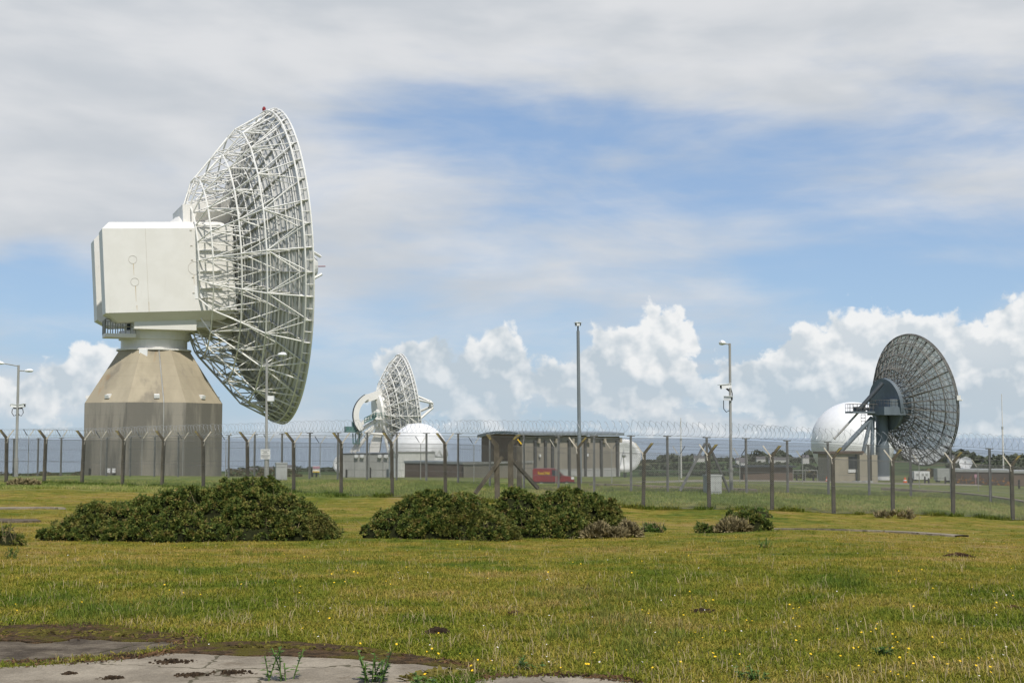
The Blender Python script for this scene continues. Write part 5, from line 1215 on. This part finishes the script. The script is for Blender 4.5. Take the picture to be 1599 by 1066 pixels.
from mathutils import noise as mnoise
def slab(name, label, outline, m, lift, th=.10, rag=.16):
    """ground slab with a crumbled outline; outline in picture positions on the ground"""
    ox, oy = hit([p[0] for p in outline], [p[1] for p in outline]); n = len(outline); pts = []
    for i in range(n):
        a = Vector((ox[i], oy[i])); b = Vector((ox[(i + 1) % n], oy[(i + 1) % n])); k = max(1, int((b - a).length / .05))
        for j in range(k):
            p = a.lerp(b, j / k); nz = mnoise.noise_vector(Vector((p.x * 1.7, p.y * 1.7, 3.3))) * rag + mnoise.noise_vector(Vector((p.x * 6, p.y * 6, 1.0))) * rag * .45; pts.append(Vector((p.x + nz.x, p.y + nz.y * 1.3)))
    z = max(g1(p.x, p.y) for p in pts[::6])
    mb = MB(); mb.prism([Vector((p.x, p.y, z + lift - th)) for p in pts], Vector((0, 0, th)))
    import bmesh
    bm = bmesh.new(); vs = [bm.verts.new(v) for v in mb.v]
    for f in mb.f: bm.faces.new([vs[i] for i in f])
    bmesh.ops.triangulate(bm, faces=[f for f in bm.faces if len(f.verts) > 4]); me = bpy.data.meshes.new(name); bm.to_mesh(me); bm.free()
    me.materials.append(M[m]); o = bpy.data.objects.new(name, me); COL.objects.link(o); tag(o, label, kind='structure'); return pts, z + lift
out_a = [(-160, 1130), (-160, 1052), (60, 1042), (170, 1033), (300, 1017), (420, 1014), (560, 1021), (650, 1031), (740, 1041), (700, 1053), (660, 1068), (630, 1100), (600, 1130)]
out_b = [(-160, 1038), (-160, 993), (40, 992), (130, 996), (230, 997), (300, 1000), (288, 1008), (240, 1018), (120, 1032), (0, 1038)]
slab_a, za = slab('path', 'pale concrete slab at the front left of the pasture', out_a, 'light_conc', .02)
slab_b, zb_ = slab('path', 'darker crumbling hardstanding behind the pale slab', out_b, 'old_asphalt', .012)
out_c = [(755, 1062), (800, 1057), (880, 1058), (960, 1064), (1010, 1072), (1000, 1120), (740, 1120)]
slab_c, zc_ = slab('path', 'corner of a pale slab at the bottom of the pasture', out_c, 'light_conc', .02)
bed_a, _ = slab('soil', 'brown soil and leaf litter behind the dark hardstanding', [(-160, 1000), (-160, 976), (20, 977), (110, 975), (200, 981), (270, 988), (325, 996), (315, 1004), (230, 1005), (100, 1003)], 'litter', .022, rag=.22)
bed_b, _ = slab('soil', 'reddish brown soil edge behind the pale slab', [(280, 1024), (285, 1009), (360, 1006), (470, 1007), (540, 1014), (640, 1026), (752, 1040), (740, 1046), (600, 1037), (440, 1025)], 'litter', .028, rag=.16)
def inside(poly, x, y):
    xs = np.array([p.x for p in poly]); ys = np.array([p.y for p in poly]); xj, yj = np.roll(xs, 1), np.roll(ys, 1)
    x = np.asarray(x)[:, None]; y = np.asarray(y)[:, None]
    c = ((ys > y) != (yj > y)) & (x < (xj - xs) * (y - ys) / (yj - ys + 1e-12) + xs)
    return c.sum(1) % 2 == 1
beds = [bed_a, bed_b]
slabs = [slab_a, slab_b, slab_c]
def top_of(x, y):
    z = gh(x, y)
    for sl_, t_ in ((slab_b, zb_), (slab_a, za), (slab_c, zc_)): z = np.where(inside(sl_, np.atleast_1d(x), np.atleast_1d(y)), t_, z)
    return z

# ---------------------------------------------------------------- gorse and other plants
def sprigs(mb, pos, nrm, size, spikes, jitter=.6):
    for p, n in zip(pos, nrm):
        s = size * (.6 + .8 * rng.random()); n = Vector(n)
        for k in range(spikes):
            d = (n + Vector(rng.normal(0, jitter, 3))).normalized(); x, y = orth(d); wv = x * (s * .16) if rng.random() < .5 else y * (s * .16)
            q = p + d * s; m = p + d * (s * .45)
            mb.add([p, m + wv, q, m - wv], [(0, 1, 2, 3)])
def cluster(mb, pos, nrm, size, spikes, jitter=.6):
    """each sprig is one connected island (random colour per sprig)"""
    for p, n in zip(pos, nrm):
        s = size * (.55 + .9 * rng.random()); n = Vector(n); vs = [p]; fs = []
        for k in range(spikes):
            d = (n + Vector(rng.normal(0, jitter, 3))).normalized(); x, y = orth(d); a_ = rng.random() * 6.28; wv = (x * math.cos(a_) + y * math.sin(a_)) * (s * .15)
            l = s * (.6 + .6 * rng.random()); m = p + d * (l * .5); i = len(vs); vs += [m + wv, p + d * l, m - wv]; fs.append((0, i, i + 1, i + 2))
        mb.add(vs, fs)
def bush(label, lumps, count, size, m, name='gorse_bush', spikes=8, core=True):
    """lumps = [(px, Y, half width m, half depth m, height m)]"""
    L_ = []
    for px, Y, hw, hd2, h in lumps:
        g = G(px, Y); L_.append((g.x, g.y, hw, hd2, h))
    zbase = lambda x, y: gh(x, y)
    def H(x, y):
        x = np.asarray(x, float); y = np.asarray(y, float); out = np.zeros_like(x) - .2
        for (cx, cy, hw, hd2, h) in L_:
            q = ((x - cx) / hw) ** 2 + ((y - cy) / hd2) ** 2
            out = np.maximum(out, h * .865 * np.maximum(0, 1 - q) ** .62 - .25 * (q > 1))
        nz = .15 * np.sin(x * 3.1 + 1.7 * np.sin(y * 2.3)) * np.sin(y * 3.7 + 1.2 * np.sin(x * 2.9)) + .10 * np.sin(x * 7.3 + y * 2.1) * np.sin(y * 6.7 - x * 3.2) + .05 * np.sin(x * 13.1 + 2 * np.sin(y * 9)) * np.sin(y * 12.3)
        return out + nz * np.clip(out * 4, 0, 1)
    g0 = G(lumps[0][0], lumps[0][1]); root = thing(name, label, 'bush', g0)
    xmin = min(l[0] - l[2] for l in L_); xmax = max(l[0] + l[2] for l in L_); ymin = min(l[1] - l[3] for l in L_); ymax = max(l[1] + l[3] for l in L_)
    # twiggy core sheet, gap shade put into its dark colour
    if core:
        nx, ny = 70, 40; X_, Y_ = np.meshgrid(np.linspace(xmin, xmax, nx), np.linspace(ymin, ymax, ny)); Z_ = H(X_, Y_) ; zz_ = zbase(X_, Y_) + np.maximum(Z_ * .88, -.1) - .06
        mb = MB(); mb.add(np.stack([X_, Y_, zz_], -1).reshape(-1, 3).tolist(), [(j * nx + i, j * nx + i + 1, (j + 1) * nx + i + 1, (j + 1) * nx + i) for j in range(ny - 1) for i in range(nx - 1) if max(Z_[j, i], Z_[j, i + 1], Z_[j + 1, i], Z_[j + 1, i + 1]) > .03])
        mb.build('shaded_twig_core', 'twig_shade', root)
    # sample the surface
    xs, ys = rng.uniform(xmin, xmax, count * 6), rng.uniform(ymin, ymax, count * 6); h = H(xs, ys); e = .03
    gx_, gy_ = (H(xs + e, ys) - h) / e, (H(xs, ys + e) - h) / e
    wgt = np.sqrt(1 + gx_ ** 2 + gy_ ** 2); ok = (h > .06) & (rng.random(len(xs)) < np.clip(wgt / 3.0, .3, 1)); cn3 = np.array([mnoise.noise(Vector((a * 2.1, b * 2.1, c * 2.6 + 7))) for a, b, c in zip(xs, ys, h)]); ok &= (cn3 > -.26) | (rng.random(len(xs)) < .12); idx = np.where(ok)[0][:count]
    zb2 = zbase(xs[idx], ys[idx]); hh = h[idx] * (1 - .12 * rng.random(len(idx)) ** 2) ; pos = [Vector((a, b, c + d - .04)) for a, b, c, d in zip(xs[idx], ys[idx], zb2, hh)]
    nr = np.stack([-gx_[idx], -gy_[idx], np.ones(len(idx)) * 1.0], -1); nr /= np.linalg.norm(nr, axis=1)[:, None]; nr[:, 2] += .25
    mb = MB(); per = 17; hp_, hn_ = [], []
    if core:
        for p, n in zip(pos[:max(1, count // per)], nr):
            rh = .045 + .085 * rng.random() ** 1.5; n = Vector(n)
            for k in range(per):
                d = (n + Vector(rng.normal(0, .75, 3))).normalized(); hp_.append(p + d * rh * (.45 + .5 * rng.random())); hn_.append(d)
            for k in range(3):
                hp_.append(p - n * .05 + Vector(rng.normal(0, .06, 3))); hn_.append(n)
        cluster(mb, hp_, hn_, size * .72, spikes - 1, .5)
    else: cluster(mb, pos, nr, size, spikes)
    mb.build('foliage', m, root)
    # leggy stems at the skirt and stray shoots on top
    sm = MB(); tp = MB()
    for i in range(0, len(pos), max(1, len(pos) // 60)):
        p = pos[i]; sm.tube(p - Vector((0, 0, .05)), p + Vector((rng.normal(0, .08), rng.normal(0, .08), .12 + .10 * rng.random())), .008, 4, .004)
    sm.build('shoots', 'gorse_dry', root)
    return root
bush('large spreading dark gorse mound at the left foreground', [(375, 29.2, 1.55, 1.4, 1.36), (290, 29.0, 1.7, 1.4, 1.12), (200, 29.0, 1.35, 1.2, .92), (135, 28.9, .95, 1.0, .45), (450, 29.0, 1.05, 1.2, .82), (478, 29.0, .68, .9, .42), (335, 28.6, 2.3, 1.1, .75)], 28500, .085, 'gorse')
bush('rounded gorse mound left of centre with greener top', [(690, 30.0, 1.25, 1.1, 1.10), (640, 30.0, .85, .9, .72), (605, 29.9, .55, .7, .35), (745, 29.7, .85, .9, .78)], 15200, .085, 'gorse')
bush('rounded gorse mound right of centre with yellowish tips', [(885, 31.6, 1.2, 1.2, 1.22), (820, 31.4, .95, 1.0, 1.10), (935, 31.3, .62, .8, .92), (780, 31.6, .5, .7, .75), (860, 30.9, 1.3, .8, .6)], 16150, .085, 'gorse')
bush('dry brown bracken clump at the right foot of the gorse', [(950, 30.3, .42, .35, .32), (982, 30.6, .22, .3, .30), (922, 30.2, .25, .3, .18)], 1300, .12, 'gorse_dry', 'dry_shrub', 7, False)
bush('low dark shrub alone in the right pasture', [(1150, 36.0, .62, .5, .52), (1105, 35.8, .38, .35, .26), (1180, 35.9, .36, .35, .34)], 1900, .11, 'gorse', 'low_shrub', 7)
bush('brown dead sprigs among the low shrub at right', [(1140, 35.5, .5, .25, .26)], 260, .12, 'gorse_dry', 'dry_shrub', 6, False)
bush('small green shrub cut by the left edge of the view', [(5, 25.5, .45, .4, .22), (-30, 25.6, .4, .4, .3)], 700, .08, 'gorse', 'low_shrub', 7)
bush('small dark green mound near the right fence corner', [(1178, 55, .62, .5, .30), (1150, 55, .4, .4, .14)], 600, .11, 'nettle', 'low_shrub', 7)
bush('tiny green shrub right of the dry bracken', [(1018, 36.5, .3, .3, .22)], 300, .09, 'nettle', 'low_shrub', 7)
bush('pale bent grass tuft clump under the right fence', [(1412, 59.0, .7, .4, .26), (1380, 59.2, .5, .35, .15)], 130, .2, 'gorse_dry', 'grass_clump', 7, False)
bush('brown dock clump by the left fence posts', [(38, 67.5, .8, .5, .26)], 260, .2, 'gorse_dry', 'grass_clump', 7, False)

def weed(label, px, py, h, n):
    x, y = hit([px], [py]); p = Vector((x[0], y[0], float(top_of(x[0], y[0])[0]) - .01)); h *= .95; root = thing('nettle_plant', label, 'weed', p); st = MB(); lf = MB()
    for k in range(n):
        a = rng.random() * 6.28; l = h * (.5 + .5 * rng.random()); b = p + Vector((rng.normal(0, .05), rng.normal(0, .04), 0)); tip = b + Vector((math.cos(a) * l * .35, math.sin(a) * l * .25, l)); pts = [b, b.lerp(tip, .5) + Vector((0, 0, l * .06)), tip]; st.path(pts, .0045, 4)
        m = int(5 + l * 30)
        for j in range(m):
            f = .15 + .85 * j / m; c = b.lerp(tip, f) + Vector((0, 0, l * .06 * (1 - abs(2 * f - 1)))); aa = rng.random() * 6.28; ll = .062 * (1.1 - .5 * f) * (.7 + .6 * rng.random()); d = Vector((math.cos(aa), math.sin(aa), .25 + .4 * rng.random())).normalized(); sv = d.cross(Vector((0, 0, 1))).normalized() * ll * .32
            lf.add([c, c + d * ll * .4 + sv, c + d * ll + Vector((0, 0, -ll * .25)), c + d * ll * .4 - sv], [(0, 1, 2), (0, 2, 3)])
    st.build('stem', 'nettle', root); lf.build('leaves', 'nettle', root)
weed('spindly green weed growing through the pale slab', 438, 1066, .26, 6)
weed('leafy green weed clump right of the spindly one', 585, 1068, .25, 11)
weed('small weed at the corner of the pale slab', 655, 1074, .12, 8)
weed('little weed at the bottom centre of the pasture', 820, 1046, .12, 7)
weed('small upright weed at the bottom right of centre', 1186, 1064, .14, 8)
weed('low green weed patch in the lower right grass', 1380, 1024, .10, 9)
weed('thistle like weed in the grass before the middle gorse', 1193, 855, .22, 8)
weed('low weed just left of the low shrub', 1090, 832, .25, 7)
weed('green weed at the left margin of the pasture', 20, 872, .2, 9)

def heap(label, px, py, rx, ry, h, m='soil', name='molehill', cat='molehill', group=None):
    x, y = hit([px], [py]); cx_, cy_ = x[0], y[0]; z = float(top_of(cx_, cy_)[0]); mb = MB(); n, k = 22, 6; vs = []; sd_ = rng.random() * 50
    for j in range(k + 1):
        f = j / k
        for i in range(n):
            a = 2 * math.pi * i / n; rr_ = f * (1 + .35 * mnoise.noise(Vector((math.cos(a) * 1.5 + sd_, math.sin(a) * 1.5, f)))); zz_ = h * (1 - f * f) * (1 + .5 * mnoise.noise(Vector((math.cos(a) * f * 4 + sd_, math.sin(a) * f * 4, 2)))) - .015 * f
            vs.append((cx_ + rx * rr_ * math.cos(a), cy_ + ry * rr_ * math.sin(a), z + zz_))
    mb.add(vs, [(j * n + i, (j + 1) * n + i, (j + 1) * n + (i + 1) % n, j * n + (i + 1) % n) for j in range(k) for i in range(n)])
    for i in range(150):
        a, f = rng.random() * 6.28, rng.random() ** .7 * 1.25; s = .004 + .016 * rng.random() ** 2; p = (cx_ + rx * f * math.cos(a), cy_ + ry * f * math.sin(a), z + h * (1 - f * f) - .01); mb.box(p, (s * 1.5, s, s), rng.random() * 3, taper=.6)
    tag(mb.build(name, m, origin=(cx_, cy_, z)), label, cat, group)
heap('dark molehill in the grass below the middle of the photo', 683, 990, .14, .16, .06)
heap('flat dark molehill right of centre in the pasture', 1098, 956, .17, .16, .035)
heap('small pale brown molehill in the centre pasture', 803, 959, .10, .10, .035, 'debris')
heap('broad brown molehill at the right pasture', 1497, 869, .28, .25, .06, 'debris')
heap('tiny molehill at the right margin', 1583, 950, .08, .09, .03, 'debris')
heap('low brown scrape of soil in the left pasture', 45, 958, .22, .2, .015)
heap('dark scrape of soil in the middle pasture', 918, 921, .12, .2, .02)
heap('bare earth bump before the middle gorse mound', 730, 838, .6, .35, .12, 'moss', 'earth_bump', 'earth bump')
for px, py, rx, lb in ((268, 1037, .16, 'flat dark clod on the slab nearest the dark hardstanding'), (362, 1054, .16, 'wide dark clod in the middle of the pale slab'), (108, 1056, .05, 'small black clod at the left of the pale slab'), (300, 1058, .12, 'thin brown clod left of the wide clod'), (142, 1030, .14, 'brown clod on the edge between both slabs'), (205, 1029, .14, 'brown clod right of the edge clod'), (175, 1063, .09, 'small brown clod at the bottom edge')):
    heap(lb, px, py, rx, rx * .7, .012, 'soil', 'soil_clod', 'clod', 'soil clods on the slab')

# crumbled debris and moss along slab edges
def edge_scatter(name, label, m, curve, count, spread, size, flat=.35):
    xs, ys = [], []
    seg = np.array(curve, float); t = rng.random(count) * (len(seg) - 1); i = t.astype(int); f = t - i
    px = seg[i, 0] * (1 - f) + seg[i + 1, 0] * f + rng.normal(0, 5, count); py = seg[i, 1] * (1 - f) + seg[i + 1, 1] * f + rng.normal(0, 1, count) * spread
    x, y = hit(px, py); z = top_of(x, y) - .008; mb = MB()
    for a, b, c in zip(x, y, z):
        s = size * (.3 + rng.random() ** 2 * 1.4); an = rng.random() * 3.14; c += .012
        if rng.random() < .6: mb.box((a, b, c), (s * (1 + rng.random() * 2), s * .6, s * flat), an, taper=.6)
        else:
            d = Vector((math.cos(an), math.sin(an), rng.random() * .5)) * s * 2.2; p = Vector((a, b, c)); q = Vector((-d.y, d.x, 0)) * .25
            mb.add([p, p + d * .5 + q + Vector((0, 0, s * .4)), p + d, p + d * .5 - q], [(0, 1, 2, 3)])
    x0, y0 = hit([curve[1][0]], [curve[1][1]])
    tag(mb.build(name, m, origin=(x0[0], y0[0], g1(x0[0], y0[0]))), label, 'debris', kind='stuff')
edge_scatter('leaf_debris', 'dead leaf debris along the far edge of the dark hardstanding', 'debris', [(-40, 986), (60, 985), (140, 985), (220, 990), (310, 999)], 5200, 5.0, .017)
edge_scatter('moss', 'olive moss on the back edge of the dark hardstanding', 'moss', [(-40, 991), (60, 992), (140, 992), (230, 997), (310, 1000)], 2400, 1.8, .022, .4)
edge_scatter('leaf_debris', 'reddish debris along the back edge of the pale slab', 'debris', [(290, 1010), (400, 1009), (470, 1011), (560, 1019), (700, 1036), (740, 1042)], 3200, 2.8, .015)
edge_scatter('moss', 'olive moss along the back edge of the pale slab', 'moss', [(285, 1014), (330, 1013), (420, 1014), (520, 1017), (640, 1028), (740, 1042)], 2200, 1.6, .02, .4)
edge_scatter('leaf_debris', 'brown debris in the seam between both slabs', 'debris', [(-40, 1042), (120, 1034), (210, 1027), (300, 1016)], 2600, 2.6, .013)
edge_scatter('leaf_debris', 'straw and debris at the bottom slab corner', 'debris', [(740, 1060), (800, 1055), (900, 1056), (1010, 1068)], 2200, 2.5, .014)
edge_scatter('moss', 'moss tufts between the slabs at bottom right', 'moss', [(640, 1064), (700, 1054), (760, 1058)], 400, 3, .03, .3)

# ---------------------------------------------------------------- grass
def clump_mesh(name, n, rad, h, wdt, m, lean=.5):
    mb = MB()
    for i in range(n):
        a, r = rng.random() * 6.28, rad * math.sqrt(rng.random()); b = Vector((r * math.cos(a), r * math.sin(a), -.01)); l = h * (.4 + .8 * rng.random()); aa = rng.random() * 6.28; ln = lean * (.3 + rng.random()); d = Vector((math.cos(aa), math.sin(aa), 0)); s = Vector((-d.y, d.x, 0)) * wdt * (.6 + .8 * rng.random())
        m1 = b + d * (l * ln * .35) + Vector((0, 0, l * .6)); t = b + d * (l * ln) + Vector((0, 0, l * (1 - .25 * ln)))
        mb.add([b - s, b + s, m1 + s * .8, m1 - s * .8, t], [(0, 1, 2, 3), (3, 2, 4)])
    me = bpy.data.meshes.new(name); me.from_pydata(mb.v, [], mb.f); me.materials.append(M[m]); o = bpy.data.objects.new(name, me); return o
def scatter(name, label, cat, clump_objs, x, y, z, smin, smax):
    cc = bpy.data.collections.new(name + ' source')
    for c in clump_objs: cc.objects.link(c)
    me = bpy.data.meshes.new(name); me.from_pydata(np.stack([x, y, z], -1).tolist(), [], []); o = bpy.data.objects.new(name, me); COL.objects.link(o); tag(o, label, cat, kind='stuff')
    ng = bpy.data.node_groups.new(name + ' nodes', 'GeometryNodeTree'); ng.interface.new_socket('Geometry', in_out='INPUT', socket_type='NodeSocketGeometry'); ng.interface.new_socket('Geometry', in_out='OUTPUT', socket_type='NodeSocketGeometry')
    gi = ng.nodes.new('NodeGroupInput'); go = ng.nodes.new('NodeGroupOutput'); ip = ng.nodes.new('GeometryNodeInstanceOnPoints'); ci = ng.nodes.new('GeometryNodeCollectionInfo'); ci.inputs['Collection'].default_value = cc; ci.inputs['Separate Children'].default_value = True; ci.inputs['Reset Children'].default_value = True
    rv = ng.nodes.new('FunctionNodeRandomValue'); rv.data_type = 'FLOAT_VECTOR'; rv.inputs[0].default_value = (-.15, -.15, 0); rv.inputs[1].default_value = (.15, .15, 6.283)
    rs = ng.nodes.new('FunctionNodeRandomValue'); rs.data_type = 'FLOAT'; rs.inputs[2].default_value = smin; rs.inputs[3].default_value = smax
    ip.inputs['Pick Instance'].default_value = True
    l = ng.links; l.new(gi.outputs[0], ip.inputs['Points']); l.new(ci.outputs[0], ip.inputs['Instance']); l.new(rv.outputs[0], ip.inputs['Rotation']); l.new(rs.outputs[1], ip.inputs['Scale']); l.new(ip.outputs[0], go.inputs[0])
    md = o.modifiers.new('scatter', 'NODES'); md.node_group = ng; return o
NG = 60000
px = rng.uniform(-120, 1720, NG); py = rng.uniform(762, 1110, NG); x, y = hit(px, py); ok = y < 100
for sl_ in slabs: ok &= ~inside(sl_, x, y)
ok &= rng.random(len(x)) < .97
for sl_ in beds: ok &= ~(inside(sl_, x, y) & (rng.random(len(x)) < .93))
x, y = x[ok], y[ok]; z = gh(x, y)
cl_a = [clump_mesh('grass_clump_source', 38, .13, .036, .0032, 'blade', 1.1) for _ in range(4)]
scatter('grass', 'short grazed grass over the pasture', 'grass', cl_a, x, y, z, .5, 1.5)
M['straw'] = mat('dry grass stalk', (.42, .34, .19), (.30, .23, .12), 3, .9, island=.3)
kk = rng.random(len(x)) < .07
cl_s = [clump_mesh('dry_stalk_source', 5, .10, .12, .0016, 'straw', .7) for _ in range(3)]
scatter('dry_stalks', 'thin pale dry stalks standing in the short grass', 'grass', cl_s, x[kk], y[kk], z[kk], .5, 1.3)
# longer greener tufts: along fence foot and in scattered patches
tx_, ty_ = [], []
for (pa, ta), (pb, tb) in zip(tops, tops[1:]):
    n = 110; f = rng.random(n); w_ = rng.normal(0, .22, n); tx_ += list(ta.x + (tb.x - ta.x) * f + w_ * .2); ty_ += list(ta.y + (tb.y - ta.y) * f - .1 + w_)
px = rng.uniform(-60, 1660, 16000); py = rng.uniform(790, 1090, 16000); x, y = hit(px, py)
pn = np.array([mnoise.noise(Vector((a * .55, b * .33, 4.2))) + .5 * mnoise.noise(Vector((a * 1.6, b * 1.1, 9.2))) for a, b in zip(x, y)])
k = (pn > .40) & (y < 60)
for sl_ in slabs: k &= ~inside(sl_, x, y)
tx_ += list(x[k]); ty_ += list(y[k]); tx_, ty_ = np.array(tx_), np.array(ty_)
cl_b = [clump_mesh('long_grass_source', 16, .09, .12, .0045, 'blade_long', .7) for _ in range(3)]
scatter('long_grass', 'longer green grass in patches and along the fence foot', 'grass', cl_b, tx_, ty_, gh(tx_, ty_), .35, 1.0)
cl_f = [clump_mesh('fence_grass_source', 26, .16, .16, .009, 'blade_long', .8) for _ in range(3)]
fx_, fy_ = [], []
for (pa, ta), (pb, tb) in zip(tops, tops[1:]):
    n = 90; f = rng.random(n); dens = np.array([mnoise.noise(Vector((float(pa + (pb - pa) * q_) * .02, 3.3, 1.1))) for q_ in f]); f = f[dens > -.12]; w_ = rng.normal(0, .16, len(f)); fx_ += list(ta.x + (tb.x - ta.x) * f); fy_ += list(ta.y + (tb.y - ta.y) * f - .12 + w_)
fx_, fy_ = np.array(fx_), np.array(fy_)
scatter('fence_grass', 'rank dark grass along the foot of the outer fence', 'grass', cl_f, fx_, fy_, gh(fx_, fy_), .6, 1.7)
# rank grass inside the fence
px = rng.uniform(-60, 1660, 15000); yy_ = rng.uniform(62.5, 80, 15000); x = (px - CX) / F * yy_
cl_c = [clump_mesh('rank_grass_source', 20, .22, .17, .010, 'blade', .7) for _ in range(3)]
scatter('rank_grass', 'ungrazed pale grass between the two fences', 'grass', cl_c, x, yy_, gh(x, yy_), .5, 1.1)
# buttercups and clover
def flowers(name, label, m, count, size, seed_z):
    px = rng.uniform(-60, 1660, count * 3); py = 815 + 270 * rng.random(count * 3) ** 1.0; x, y = hit(px, py)
    pn = np.array([mnoise.noise(Vector((a * .5, b * .4, seed_z))) for a, b in zip(x, y)]) + rng.normal(0, .22, len(x)); k = pn > .12
    for sl_ in slabs: k &= ~inside(sl_, x, y)
    x, y = x[k][:count], y[k][:count]; z = gh(x, y); mb = MB()
    for a, b, c in zip(x, y, z):
        s = size * (.7 + .6 * rng.random()); h = .045 + .03 * rng.random(); t = Vector((rng.normal(0, .3), rng.normal(-.3, .3), 1)).normalized(); u, v = orth(t); p = Vector((a, b, c + h))
        mb.add([p] + [p + (u * math.cos(i * 1.2566) + v * math.sin(i * 1.2566)) * s + t * s * .3 for i in range(5)], [(0, i + 1, (i + 1) % 5 + 1) for i in range(5)])
    tag(mb.build(name, m), label, 'flowers', kind='stuff')
flowers('buttercups', 'tiny yellow flowers dotted through the grass', 'flower', 300, .0095, 1.7)
flowers('clover', 'tiny white clover heads in the grass', 'clover', 110, .007, 6.3)

# ---------------------------------------------------------------- far woods and houses
def far_wood(name, label, spans, hmin, hmax, count, m='foliage_far'):
    mb = MB(); n = 0
    for i in range(count):
        s = spans[rng.integers(len(spans))]; pxx = s[0] + (s[1] - s[0]) * rng.random(); Y = s[2] + (s[3] - s[2]) * rng.random(); g = G(pxx, Y)
        if i == 0: org = g.copy()
        h = (hmin + (hmax - hmin) * rng.random() ** 1.5) * s[4] * (.55 + .7 * max(0, .5 + mnoise.noise(Vector((pxx * .035, 2, 5))))); wd_ = h * (.5 + .5 * rng.random())
        for k in range(26):
            d = Vector(rng.normal(0, 1, 3)).normalized(); c = g + Vector((d.x * wd_ * rng.random() ** .4, d.y * wd_ * .6, h * .55 + d.z * h * .45)); s_ = h * .24 * (.6 + .8 * rng.random()); a = Vector(rng.normal(0, 1, 3)).normalized(); b, e = orth(a)
            mb.add([c + b * s_, c + e * s_ * .8, c - b * s_, c - e * s_ * .9], [(0, 1, 2, 3)])
    tag(mb.build(name, m, origin=org), label, 'trees', kind='stuff')
far_wood('distant_wood', 'dark line of trees along the far ridge at right', [(1030, 1110, 2150, 2300, .75), (1110, 1160, 2200, 2300, .5), (1160, 1290, 2150, 2300, 1.0), (1200, 1300, 1900, 2100, .8), (1440, 1620, 1500, 1700, .55), (1480, 1535, 1500, 1550, .85), (1380, 1500, 1900, 2200, .8), (1600, 1750, 1500, 1700, .6), (960, 1040, 2250, 2300, .35)], 9, 16, 900)
far_wood('distant_wood', 'scattered low trees on the far ridge at left', [(345, 470, 2150, 2300, .7), (470, 560, 2250, 2300, .35), (375, 400, 2100, 2200, 1.0), (690, 760, 2250, 2300, .4)], 7, 13, 260)
far_wood('hedgerow', 'dark hedges crossing the far fields', [(960, 1300, 1000, 1010, .5), (1000, 1250, 1400, 1420, .5), (1480, 1640, 900, 912, .6), (345, 560, 1300, 1320, .5), (480, 560, 900, 910, .4), (1150, 1290, 620, 640, .35), (1440, 1640, 560, 580, .3), (1000, 1200, 560, 575, .25)], 5, 8, 900)
far_wood('scrub', 'low brown and green scrub at the compound margin', [(-40, 128, 165, 240, .05), (350, 470, 200, 330, .08), (350, 470, 480, 700, .16), (1160, 1280, 300, 420, .14), (1440, 1640, 320, 420, .2)], 6, 12, 420, mat('scrub', (.08, .085, .04), (.13, .10, .055), .05, .95, island=.4))
hg = 'pale houses on the far ridge'
first = None
for i, (px_, Y, wd_, hh) in enumerate(((1092, 2100, 16, 6), (1188, 1900, 12, 6), (1216, 1850, 26, 5), (1158, 1700, 14, 5), (1161, 1300, 6, 4), (1258, 1750, 8, 8), (395, 1900, 12, 6), (418, 1950, 14, 6), (440, 1850, 10, 5), (380, 1800, 10, 5), (455, 2000, 12, 6), (1489, 1500, 12, 6), (1500, 1520, 9, 5))):
    g = G(px_, Y); T = thing('house', 'small pale house with slate roof on the far ridge', 'house', g, hg); m_ = MB(); m_.box(g - Vector((0, 0, 1)), (wd_, 8, hh + 1)); m_.build('wall', 'house_w', T)
    m_ = MB(); a = g + Vector((-wd_ / 2 - .4, -4.4, hh)); m_.prism([a, a + Vector((0, 8.8, 0)), a + Vector((0, 4.4, 3.2))], Vector((wd_ + .8, 0, 0))); m_.build('roof', 'house_r', T)
